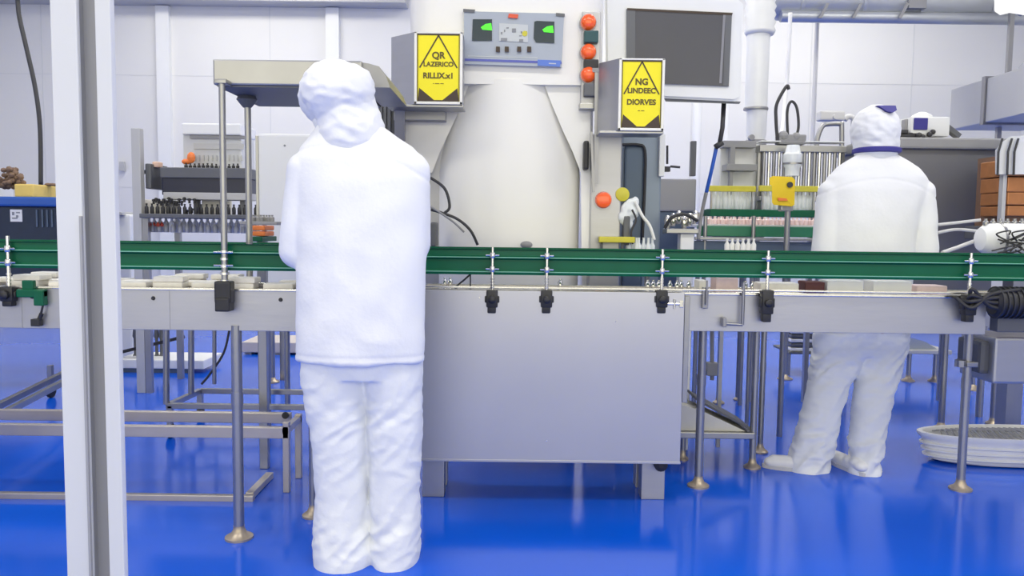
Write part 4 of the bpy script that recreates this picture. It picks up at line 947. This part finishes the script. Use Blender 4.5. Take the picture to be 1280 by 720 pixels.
# loop hoses above
hose('hose', 'cable_dark', [P(972, 178, YG), P(970, 150, YG), P(971, 130, YG), P(983, 108, YG), P(986, 112, YG)], .011, 'tall black hose loop above the filling tubes', 'hose')
hose('hose', 'cable_dark', [P(992, 176, YG), P(998, 160, YG), P(996, 135, YG), P(989, 127, YG), P(984, 140, YG), P(985, 175, YG)], .009, 'narrow dark hose loop above the filling tubes', 'hose')
solo(MB().box(P(974, 180, YG-.02), P(1002, 170, YG+.08), .012).ball(P(979, 170, YG), .035, n=12).ball(P(995, 171, YG), .03, n=12), 'valve_block', 'cable_grey', P(988, 180, YG), 'grey valve block at the foot of the two hose loops', 'valve')
# pump body
MB().lathe([(.045, 0), (.045, .05), (.06, .07), (.06, .14), (.05, .15), (.04, .2)], P(990, 220, YG-.12), 20).box(P(986, 200, YG-.12), P(994, 195, YG+.02)).build('clear_cylinder', 'clear_plastic', t, 'auto')
MB().lathe([(.063, 0), (.063, .012)], P(990, 206, YG-.12), 20).build('cylinder_ring', 'steel', t, 'auto')
# yellow box
t = thing('yellow_machine_box', 'bright yellow electric box on a steel stem before the filling tubes', 'box', P(980, 255, 4.5))
MB().prism([(962, 222), (966, 220), (990, 221), (994, 225), (993, 256), (990, 258), (967, 256), (965, 253), (965, 232), (962, 231)], lambda u, v, k: P(u, v, (4.46, 4.58)[k])).build('casing', 'yellow_machine', t)
MB().lathe([(.016, 0), (.016, -.01)], P(987, 231, 4.46), 14, 'y').build('knob', 'cable_dark', t)
quad(MB(), [(972, 247), (983, 248), (985, 251), (973, 251)], 4.45, 4.462).build('red_mark', 'orange', t)
MB().cyl(P(985, 256, 4.54), (P(985, 256, 4.54).x, 4.54, 0), .016).box(P(972, 264, 4.56), P(992, 256, 4.5), .006).build('stem', 'steel', t)
# yellow guide rails + bottles + green line
def guide(px0, px1, lab):
    t = thing('yellow_guide_rail', lab, 'guide rail', P((px0+px1)/2, 250, 5.2))
    MB().box(P(px0, 239, 5.2), P(px1, 233, 5.24), .004).build('rail', 'yellow_rail', t)
    for px in (px0+3, px1-3): MB().box(P(px-1, 270, 5.22), P(px+1, 234, 5.24)).build('post', 'steel', t)
guide(886, 943, 'yellow guide rail over bottles, left of the pale vertical duct'); guide(950, 1020, 'yellow guide rail over bottles, beside the yellow machine box')
bottle_row(889, 942, 262, 5.27, 11, 'clear_plastic', 'pale bottle in the row under the left yellow guide rail', 'pale bottles under the left yellow rail', .13, .017, .01)
bottle_row(952, 1016, 262, 5.27, 13, 'clear_plastic', 'pale bottle in the row under the right yellow guide rail', 'pale bottles under the right yellow rail', .13, .017, .01)
t = thing('filling_line', 'dark green bottle line with two levels behind the right conveyor', 'conveyor', (PX(950, 4.9), 5.0, 0))
zq = PZ(262, 5.2, 950)
MB().box((PX(886, 5.2), 5.18, PZ(271, 5.2, 950)), (PX(1030, 5.2), 5.42, zq), .004).build('upper_belt', 'green', t)
z9 = PZ(281, 4.8, 950)
MB().box((PX(872, 4.75), 4.75, z9-.02), (PX(1040, 4.75), 5.15, z9), .004).build('lower_belt', 'hose_grey', t)
MB().box((PX(872, 4.7), 4.70, PZ(296, 4.72, 950)), (PX(1040, 4.7), 4.73, PZ(283, 4.72, 950)), .004).build('side_rail', mat('green_mid', (.02, .19, .10), .35), t)
MB().box((PX(868, 4.66), 4.64, PZ(301, 4.66, 950)), (PX(1045, 4.66), 4.70, PZ(297, 4.66, 950)), .004).build('edge_rail', 'steel', t)
MB().box((PX(868, 4.66), 4.67, PZ(316, 4.66, 950)), (PX(1045, 4.66), 4.74, PZ(302, 4.66, 950)), .004).build('lower_side_panel', 'blue_grey_dark', t)
for px in (880, 940, 1035):
    MB().cyl((PX(px, 4.7), 4.68, 0), (PX(px, 4.7), 4.68, PZ(270, 4.7, px)), .012).build('post', 'steel', t)
    MB().cyl((PX(px, 5.2), 5.35, 0), (PX(px, 5.2), 5.35, zq-.02), .015).build('post', 'steel', t)
bottle_row(880, 1035, 281, 4.83, 30, 'pack_pink', 'tiny pink-topped jar on the lower level of the green bottle line', 'pink jars on the green line', .045, .014, .03, 'jar')
bottle_row(882, 960, 281, 4.95, 10, 'white_plastic', 'tiny white jar behind the pink jars on the green line', 'white jars on the green line', .05, .015, .02, 'jar')
bottle_row(905, 945, 318, 4.3, 6, 'white_plastic', 'white bottle just showing over the green guard rail below the line', 'white bottles behind the green guard rail', .085, .014, .03)
t = thing('small_stand', 'narrow steel stand behind the green guard rail carrying white bottles', 'stand', (PX(925, 4.3), 4.3, 0))
MB().box((PX(898, 4.25), 4.2, PZ(323, 4.3, 925)-.02), (PX(952, 4.25), 4.4, PZ(318, 4.3, 925)), .003).build('top', 'steel', t)
for px in (903, 946): MB().box((PX(px, 4.3), 4.29, 0), (PX(px, 4.3)+.02, 4.31, PZ(322, 4.3, 925)-.01)).build('leg', 'steel', t)
# pipe frame left of worker
t = thing('bent_pipework', 'bent steel pipe frame with gauge left of the far worker hood', 'pipe frame', (PX(1045, 5.9), 5.9, 0))
MB().tube(spline([P(1020, 190, 5.9), P(1022, 172, 5.9), P(1028, 158, 5.9), P(1036, 155, 5.9), P(1050, 155, 5.9), P(1052, 160, 5.9), P(1052, 240, 5.9)], 6), .018, 12).build('front_pipe', 'steel', t, True)
MB().tube(spline([P(1056, 150, 6), P(1060, 146, 6), P(1066, 148, 6), P(1067, 160, 6), P(1067, 250, 6)], 6), .02, 12).build('rear_pipe', 'hose_grey', t, True)
MB().box(P(1026, 150, 5.95), P(1050, 141, 6.05), .012).lathe([(.02, 0), (.02, -.02)], P(1044, 146, 5.95), 14, 'y').build('gauge', 'hose_grey', t)
MB().cyl(P(1052, 240, 5.9), (P(1052, 240, 5.9).x, 5.9, 0), .018).build('leg', 'steel', t)

# hopper
YH = 5.0
t = thing('hopper', 'wide dark grey hopper with flat lid right of the far worker', 'hopper', (PX(1185, YH), YH+.3, 0))
hzt = PZ(172, YH, 1185)
MB().box((PX(1098, YH, 180), YH, PZ(186, YH, 1185)), (PX(1263, YH, 180), YH+.7, hzt), .012).build('lid', 'hopper_top', t)
MB().box((PX(1104, YH, 180), YH+.05, .72), (PX(1256, YH, 180), YH+.65, PZ(185, YH, 1185)), .01).build('body', 'hopper_grey', t)
for px in (1112, 1248):
    for dy in (.1, .58): MB().cyl((PX(px, YH), YH+dy, 0), (PX(px, YH), YH+dy, .74), .022).build('leg', 'steel', t, 'auto')
# camera-like device on lid
t = thing('dosing_unit', 'small white unit with dark blue screen on the hopper lid', 'device', P(1150, 171, YH+.3))
b = MB().box(P(1138, 170, YH+.2), P(1168, 151, YH+.4), .015).lathe([(.03, 0), (.07, .01), (.06, .04), (.02, .06)], P(1152, 152, YH+.3), 16)
b.build('casing', 'duct_white', t, 'auto')
MB().box(P(1143, 162, YH+.185), P(1158, 148, YH+.21), .005).build('screen', 'purple', t)
MB().box(P(1121, 171, YH+.2), P(1142, 168, YH+.3), .004).box(P(1126, 168, YH+.2), P(1132, 163, YH+.24), .003).build('side_arm', 'cable_dark', t)
MB().box(P(1131, 168, YH+.24), P(1139, 150, YH+.3), .01).build('end_cover', 'cable_grey', t)
b = MB()
for (x, y) in ((1149, 169), (1153, 171), (1162, 168), (1166, 165)): b.ball(P(x, y, YH+.18), .018, n=10)
b.build('knobs', 'cable_dark', t, True)
solo(MB().beam(P(1171, 150, YH+.3), P(1198, 171, YH+.3), .05, .035, .004).box(P(1167, 155, YH+.33), P(1176, 146, YH+.27), .008), 'slanted_chute', 'dark_grey', P(1198, 171, YH+.3), 'dark slanted arm on the hopper lid right of the white unit', 'arm')
# right stack unit
t = thing('tray_tower', 'white framed unit stacked with copper coloured trays at the right edge', 'rack', (PX(1275, 4.4), 4.5, 0))
MB().prism([(1244, 218), (1244, 188), (1252, 178), (1264, 170), (1330, 168), (1330, 218)], lambda u, v, k: P(u, v, (4.4, 4.8)[k])).build('hood', 'duct_white', t)
b = MB()
for px in (1250, 1262, 1270): b.tube([P(px-3, 219, 4.385), P(px-2, 190, 4.385), P(px+3, 173, 4.385)], .006, 8)
b.build('dark_piping', 'cable_dark', t)
MB().box(P(1251, 282, 4.42), P(1254, 216, 4.46), .004).build('frame_post', 'duct_grey', t)
MB().box(P(1256, 290, 4.5), P(1330, 200, 4.8)).build('inner_block', mat('brown_dark', (.22, .13, .09), .5, .3, var=.3), t)
for k, (ya, yb) in enumerate(((205, 220), (226, 240), (244, 256), (260, 270))):
    MB().box(P(1259, yb, 4.44), P(1330, ya, 4.7), .006).build('copper_tray', 'copper', t)
MB().box(P(1248, 300, 4.46), P(1330, 284, 4.8), .006).build('base', 'dark_grey', t)
MB().box(P(1270, 300, 4.55), (P(1290, 300, 4.55).x, 4.65, 0)).build('pedestal', 'steel', t)

# ================================================================== PEOPLE
yx = [0]
def fold_coat(cx, seed, strength=.007, zhem=.7, yoke=1.4, ztop=1.5):
    o = Vector((seed*3.1, seed*1.7, 0))
    def f(v):
        t = min(1, max(0, (ztop-v.z)/(ztop-zhem)))
        a = noise.noise(Vector((v.x*11, v.y*11, v.z*2.0))+o)*strength*(.35+.9*t)
        a += noise.noise(Vector((v.x*9+v.z*7, v.y*8, v.z*9-v.x*8))+o)*strength*.55
        a -= abs(noise.noise(Vector((v.x*7+v.z*5, v.y*7, v.z*6-v.x*5))+o))*strength*.9*t
        zz = v.z-yoke+.04*((v.x-yx[0])/.2)**2
        a -= .0035*math.exp(-(zz/.007)**2)+.003*math.exp(-((v.z-zhem-.028)/.005)**2)
        return a
    return f
def fold_trouser(seed, strength=.010, zb=0.0):
    o = Vector((seed*3.1, seed*1.7, 2))
    def f(v):
        s = .45+1.0*math.exp(-((v.z-.10)/.10)**2)+.5*math.exp(-((v.z-.5)/.12)**2)
        q = Vector((v.x*5+v.z*5, v.y*5, v.z*15-v.x*13))+o
        q += Vector((1, 1, 1))*noise.noise(v*6+o)*.8
        a = (.55-2*abs(noise.noise(q)))*strength*s*.75
        a += (.4-abs(noise.noise(Vector((v.x*11-v.z*12, v.y*11, v.z*26+v.x*10))+o)))*strength*.5*s
        a += noise.noise(Vector((v.x*12, v.y*12, v.z*1.6))+o)*strength*.4
        return a
    return f
def hand(mb, wrist, d, side, up_=Vector((0, 0, 1))):
    """palm + five curled fingers, d = direction of the hand"""
    d = d.normalized(); lat = d.cross(up_).normalized()*side; dn = -up_
    palm_c = wrist+d*.045
    mb.cap(wrist, wrist+d*.03, .024, .026, 12, .75)
    for k in range(4):
        off = lat*(-.030+.020*k)
        mb.cap(wrist+d*.02+off*.6, wrist+d*.085+off, .016, .0125, 10)
        ln = (.036, .044, .046, .036)[3-k]
        p0 = wrist+d*.088+off; p1 = p0+d*ln*.9+dn*ln*.35; p2 = p1+d*ln*.45+dn*ln*.6; p3 = p2+dn*ln*.5+d*.004
        mb.cap(p0, p1, .0098, .009, 10); mb.cap(p1, p2, .009, .0082, 10); mb.cap(p2, p3, .0082, .0068, 10)
    t0 = wrist+d*.03-lat*.026; t1 = t0-lat*.026+d*.028+dn*.012; t2 = t1+d*.028+dn*.014-lat*.004
    mb.cap(t0, t1, .013, .0105, 10); mb.cap(t1, t2, .0105, .0085, 10)
def person(label, loc, head_c, head_rot, hr, neck_b, torso, shL, elL, wrL, shR, elR, wrR, hip, legL, legR, coat_rings, seed, yoke, hand_dir=(0, 1, -.15)):
    yx[0] = head_c[0]
    t = thing('person', label, 'person', loc)
    # ---- body
    b = MB(); M = head_rot
    hc = Vector(head_c)
    def hp(x, y, z): return hc+M@Vector((x, y, z))
    b.ball(hc+M@Vector((0, -.008, .018)), .076, .094, .092, M); b.ball(hp(0, .028, -.045), .056, .060, .062, M); b.ball(hp(0, .055, -.088), .028, .026, .022, M)
    b.cap(hp(0, .085, .01), hp(0, .108, -.026), .009, .015, 10); b.ball(hp(-.014, .094, -.03), .009, n=10); b.ball(hp(.014, .094, -.03), .009, n=10)
    b.cap(hp(-.045, .078, .022), hp(.045, .078, .022), .012, .012, 10)
    for s in (-1, 1): b.ball(hp(s*.076, 0, -.012), .010, .018, .032, M, 12); b.ball(hp(s*.038, .062, -.03), .022, .02, .02, M, 12)
    nb = Vector(neck_b); b.cap(hp(0, -.01, -.05), nb, .052, .060)
    hpv = Vector(hip)
    b.cap(nb+Vector((-.11, 0, -.13)), nb+Vector((.11, 0, -.13)), .055, .055); b.cap(nb+Vector((0, 0.01, -.24)), hpv+Vector((0, 0, .12)), .105, .105, 24); b.cap(hpv+Vector((-.06, 0, .02)), hpv+Vector((.06, 0, .02)), .11, .11, 24)
    for s, e, w_, sd in ((shL, elL, wrL, -1), (shR, elR, wrR, 1)):
        s, e, w_ = map(Vector, (s, e, w_)); b.cap(s+Vector((0, 0, -.02)), e, .046, .040); b.cap(e, w_, .040, .026); 
        d = Vector(hand_dir); d.x = -sd*.25; hand(b, w_, d, sd)
    for lg in (legL, legR):
        h_, k_, a_ = [Vector(v) for v in lg[:3]]; b.cap(h_, k_, .075, .052); b.cap(k_, a_, .050, .030)
        b.cap(a_, a_+Vector(lg[3]).normalized()*.05+Vector((0, 0, -.035)), .030, .024)
    remesh(b, .0055, 2).build('body', 'skin', t, True)
    bd = t
    for s in (-1, 1):
        MB().ball(hp(s*.032, .080, .004), .0115, n=12).build('eye', 'eye_white', bd, True)
        MB().ball(hp(s*.032, .0895, .004), .005, n=10).build('pupil', 'cable_dark', bd, True)
    MB().ball(hp(0, .088, -.056), .022, .008, .006, M, 14).build('mouth', 'lips', bd, True)
    # face mask
    remesh(MB().ball(hp(0, .058, -.055), .062, .060, .048, M), .006, 2, lambda v: .002*noise.noise(v*60)).build('face_mask', 'cloth', bd, True)
    # ---- coat
    c = MB(); c.loft([(x, y, z, rx, ry) for (x, y, z, rx, ry) in coat_rings], 48, 2.35)
    for s, e, w_ in ((shL, elL, wrL), (shR, elR, wrR)):
        s, e, w_ = map(Vector, (s, e, w_)); c.cap(s, e, .078, .064, 24); c.cap(e, e+(w_-e)*.93, .064, .050, 24)
    cm = remesh(c, .0075, 8, fold_coat(0, seed, .0070, coat_rings[0][2], yoke))
    coat = cm.build('coat', 'cloth', t, True)
    # seams: yoke line and hem
    return t, bd, hp

def leg_cloth(mb, rings): mb.loft(rings, 32, 2.2)

# ---- front worker
Y1 = 2.77
def A(px, py, Y=Y1): return P(px, py, Y)
s1 = Y1/1000
def ring(px, hw, py, Y, dep, sc=s1): p = P(px, py, Y); return (p.x, p.y, p.z, hw*sc, dep)
coat1 = [ring(451, 82, 451, 2.765, .135), ring(452, 81, 420, 2.765, .137), ring(452.5, 80, 370, 2.77, .138), ring(453, 81, 310, 2.775, .135), ring(453, 82, 260, 2.78, .13), ring(452, 83, 225, 2.785, .125), ring(450, 80, 200, 2.79, .115), ring(447, 70, 184, 2.795, .10), ring(442, 54, 170, 2.80, .085), ring(438, 40, 158, 2.80, .07), ring(436, 34, 150, 2.80, .06)]
hc1 = A(418, 122, 2.80)
hrot1 = Matrix.Rotation(math.radians(38), 3, 'Z') @ Matrix.Rotation(math.radians(-24), 3, 'X')
t1, bd1, hp1 = person('person in white hooded coat and trousers seen from behind, bending over the near conveyor', (A(455, 700).x, 2.80, 0), hc1, hrot1, .1, A(438, 158, 2.80), None,
    A(385, 217, 2.785), A(371, 314, 2.78), A(408, 276, 3.03), A(511, 217, 2.79), A(515, 306, 2.79), A(480, 276, 3.03), A(453, 440, 2.79),
    None or [A(424, 450, 2.79), A(430, 560, 2.80), (A(432, 690, 2.76).x, 2.77, .09), (-.35, 1, 0)], [A(490, 450, 2.79), A(494, 560, 2.80), (A(494, 690, 2.76).x, 2.77, .09), (.15, 1, 0)], coat1, 1, A(440, 182, 2.68).z)
# hood
b = MB(); b.ball(A(420, 116, 2.79), .119, .125, .108, Matrix.Rotation(math.radians(12), 3, 'Y'))
b.ball(A(404, 120, 2.83), .082, .09, .10); b.ball(A(440, 112, 2.76), .075, .09, .085)
b.cap(A(432, 128, 2.79), A(440, 166, 2.79), .098, .112, 28, ); b.cap(A(424, 135, 2.80), A(418, 162, 2.82), .07, .06, 20)
def fh(v): return .0045*(1-2*abs(noise.noise(Vector((v.x*14+v.z*10, v.y*14, v.z*26)))))+.003*noise.noise(Vector((v.x*30, v.y*30, v.z*50)))
remesh(b, .007, 5, fh).build('hood', 'cloth', t1, True)
# trousers
b = MB()
def lr(px, hw, py, Y, dep): return ring(px, hw, py, Y, dep)
leg_cloth(b, [lr(453, 77, 432, 2.775, .115), lr(453, 76, 452, 2.775, .115), lr(453, 74, 470, 2.775, .11)][::-1])
leg_cloth(b, [lr(431, 36, 704, 2.765, .125), lr(430, 38, 690, 2.765, .12), lr(428, 34.5, 665, 2.76, .10), lr(427, 33.5, 620, 2.77, .092), lr(425, 34, 560, 2.775, .095), lr(421, 38, 510, 2.775, .10), lr(418, 41, 470, 2.775, .105), lr(418, 41, 445, 2.775, .10)])
leg_cloth(b, [lr(493, 28, 704, 2.775, .12), lr(494, 31, 690, 2.775, .115), lr(494, 30, 665, 2.77, .10), lr(494, 31, 620, 2.775, .092), lr(495, 33, 560, 2.78, .095), lr(494, 34.5, 510, 2.78, .10), lr(492, 37, 470, 2.78, .105), lr(492, 38, 445, 2.78, .10)])
remesh(b, .007, 6, fold_trouser(3, .009)).build('trousers', 'trouser', t1, True)
def shoe(heel, d, parent, L=.27, m='white_plastic'):
    d = Vector(d).normalized(); lat = Vector((d.y, -d.x, 0)); h = Vector((heel[0], heel[1], 0))
    b = MB()
    for (u, w_, z, r_) in ((.03, 0, .045, .036), (.06, 0, .055, .038), (.11, 0, .05, .036), (.16, 0, .042, .034), (.20, .0, .036, .034), (.235, -.006, .032, .028)):
        p = h+d*u*(L/.27)+lat*w_; b.ball((p.x, p.y, z), r_*1.05, r_*1.05, r_*.8, n=16)
    for k in range(3):
        p = h+d*(.07+.06*k); q = h+d*(.13+.05*k); b.cap((p.x, p.y, .035), (q.x, q.y, .032), .036, .036, 16, )
    up_ = remesh(b, .007, 4); 
    for v in up_.bm.verts: v.co.z = max(.012, v.co.z)
    s = up_.build('shoe', m, parent, True)
    sole = MB(); poly = []
    for k in range(24):
        a = 2*PI*k/24; u = (.135+.135*math.cos(a))*(L/.27); w_ = (.040 if math.cos(a) > 0 else .034)*math.sin(a); p = h+d*u+lat*w_; poly.append((p.x, p.y))
    sole.prism(poly, lambda u, v, k: (u, v, (0, .018)[k])).build('sole', 'hose_grey', s)
    return s
shoe((A(434, 700, 2.72).x, 2.715), (-.28, 1, 0), t1); shoe((A(492, 700, 2.72).x, 2.725), (.12, 1, 0), t1)

# ---- far worker
Y2 = 3.98; s2 = Y2/1000
def B(px, py, Y=Y2): return P(px, py, Y)
def ring2(px, hw, py, Y, dep): p = P(px, py, Y); return (p.x, p.y, p.z, hw*s2, dep)
coat2 = [ring2(1079, 58, 405, 3.99, .135), ring2(1080, 57, 370, 3.99, .13), ring2(1083, 56, 330, 3.99, .13), ring2(1086, 57, 290, 3.99, .13), ring2(1090, 60, 260, 3.99, .13), ring2(1094, 64, 238, 3.99, .125), ring2(1096, 61, 222, 3.99, .112), ring2(1097, 50, 210, 3.99, .095), ring2(1097, 36, 201, 3.99, .08), ring2(1096, 23, 192, 3.99, .06)]
hc2 = B(1094, 170, 4.0)
hrot2 = Matrix.Rotation(math.radians(8), 3, 'Z') @ Matrix.Rotation(math.radians(-12), 3, 'X')
t2, bd2, hp2 = person('person in white hooded coat standing behind the right conveyor, blue band at the neck', (B(1070, 590).x, 3.9, 0), hc2, hrot2, .1, B(1096, 200, 4.0), None,
    B(1042, 243, 3.99), B(1029, 334, 3.97), B(1052, 322, 4.2), B(1149, 243, 3.99), B(1156, 330, 3.98), B(1146, 322, 4.2), B(1079, 415, 3.99),
    [B(1050, 420, 3.99), B(1036, 500, 3.93), (B(1012, 580, 3.9).x, 3.90, .09), (-1, .15, 0)], [B(1102, 420, 3.99), B(1094, 500, 3.95), (B(1080, 580, 3.85).x, 3.86, .09), (-.25, 1, 0)], coat2, 5, B(1096, 223, 3.85).z)
b = MB(); b.ball(B(1094, 163, 4.0), .112, .122, .122); b.cap(B(1094, 163, 4.0), B(1095, 183, 4.0), .112, .106, 28); b.cap(B(1095, 180, 4.0), B(1096, 192, 4.0), .108, .092, 28)
remesh(b, .007, 5, fh).build('hood', 'cloth', t2, True)
b = MB().lathe([(.104, 0), (.112, .005), (.112, .020), (.106, .026)], B(1095.5, 192, 3.995), 48, sy=1.06); b.build('collar_band', 'purple', t2, 'auto')
b = MB(); hq = B(1100, 140, 3.985); b.prism([(-.042, .022), (.045, .022), (.038, -.004), (.012, -.018), (-.012, -.010)], lambda u, v, k: (hq.x+u, (3.872+.045*(v+.02)/.04+.0, 3.99)[k], hq.z+v)); b.build('blue_patch', 'purple', t2)
b = MB()
leg_cloth(b, [ring2(1077, 58, 442, 3.99, .11), ring2(1077, 58, 420, 3.99, .115), ring2(1078, 57, 392, 3.99, .11)])
leg_cloth(b, [ring2(1010, 25, 592, 3.90, .085), ring2(1012, 24, 575, 3.905, .085), ring2(1019, 24, 545, 3.92, .085), ring2(1028, 24, 510, 3.935, .085), ring2(1038, 26, 475, 3.955, .09), ring2(1049, 32, 440, 3.97, .10), ring2(1052, 34, 415, 3.98, .10)])
leg_cloth(b, [ring2(1079, 19, 594, 3.87, .085), ring2(1080, 19, 575, 3.875, .085), ring2(1083, 20, 545, 3.90, .085), ring2(1089, 22, 510, 3.92, .085), ring2(1095, 25, 475, 3.95, .09), ring2(1101, 31, 440, 3.98, .10), ring2(1103, 33, 415, 3.99, .10)])
remesh(b, .008, 5, fold_trouser(8, .016)).build('trousers', 'trouser', t2, True)
shoe((B(1030, 598, 3.84).x, 3.85), (-1, .32, 0), t2, .29); shoe((B(1080, 602, 3.8).x, 3.79), (-.25, 1, 0), t2)
hose('hose', 'cable_dark', [B(1137, 296, 4.12), B(1143, 310, 4.12), B(1147, 330, 4.1)], .02, 'black hose showing between the far worker body and right arm', 'hose')
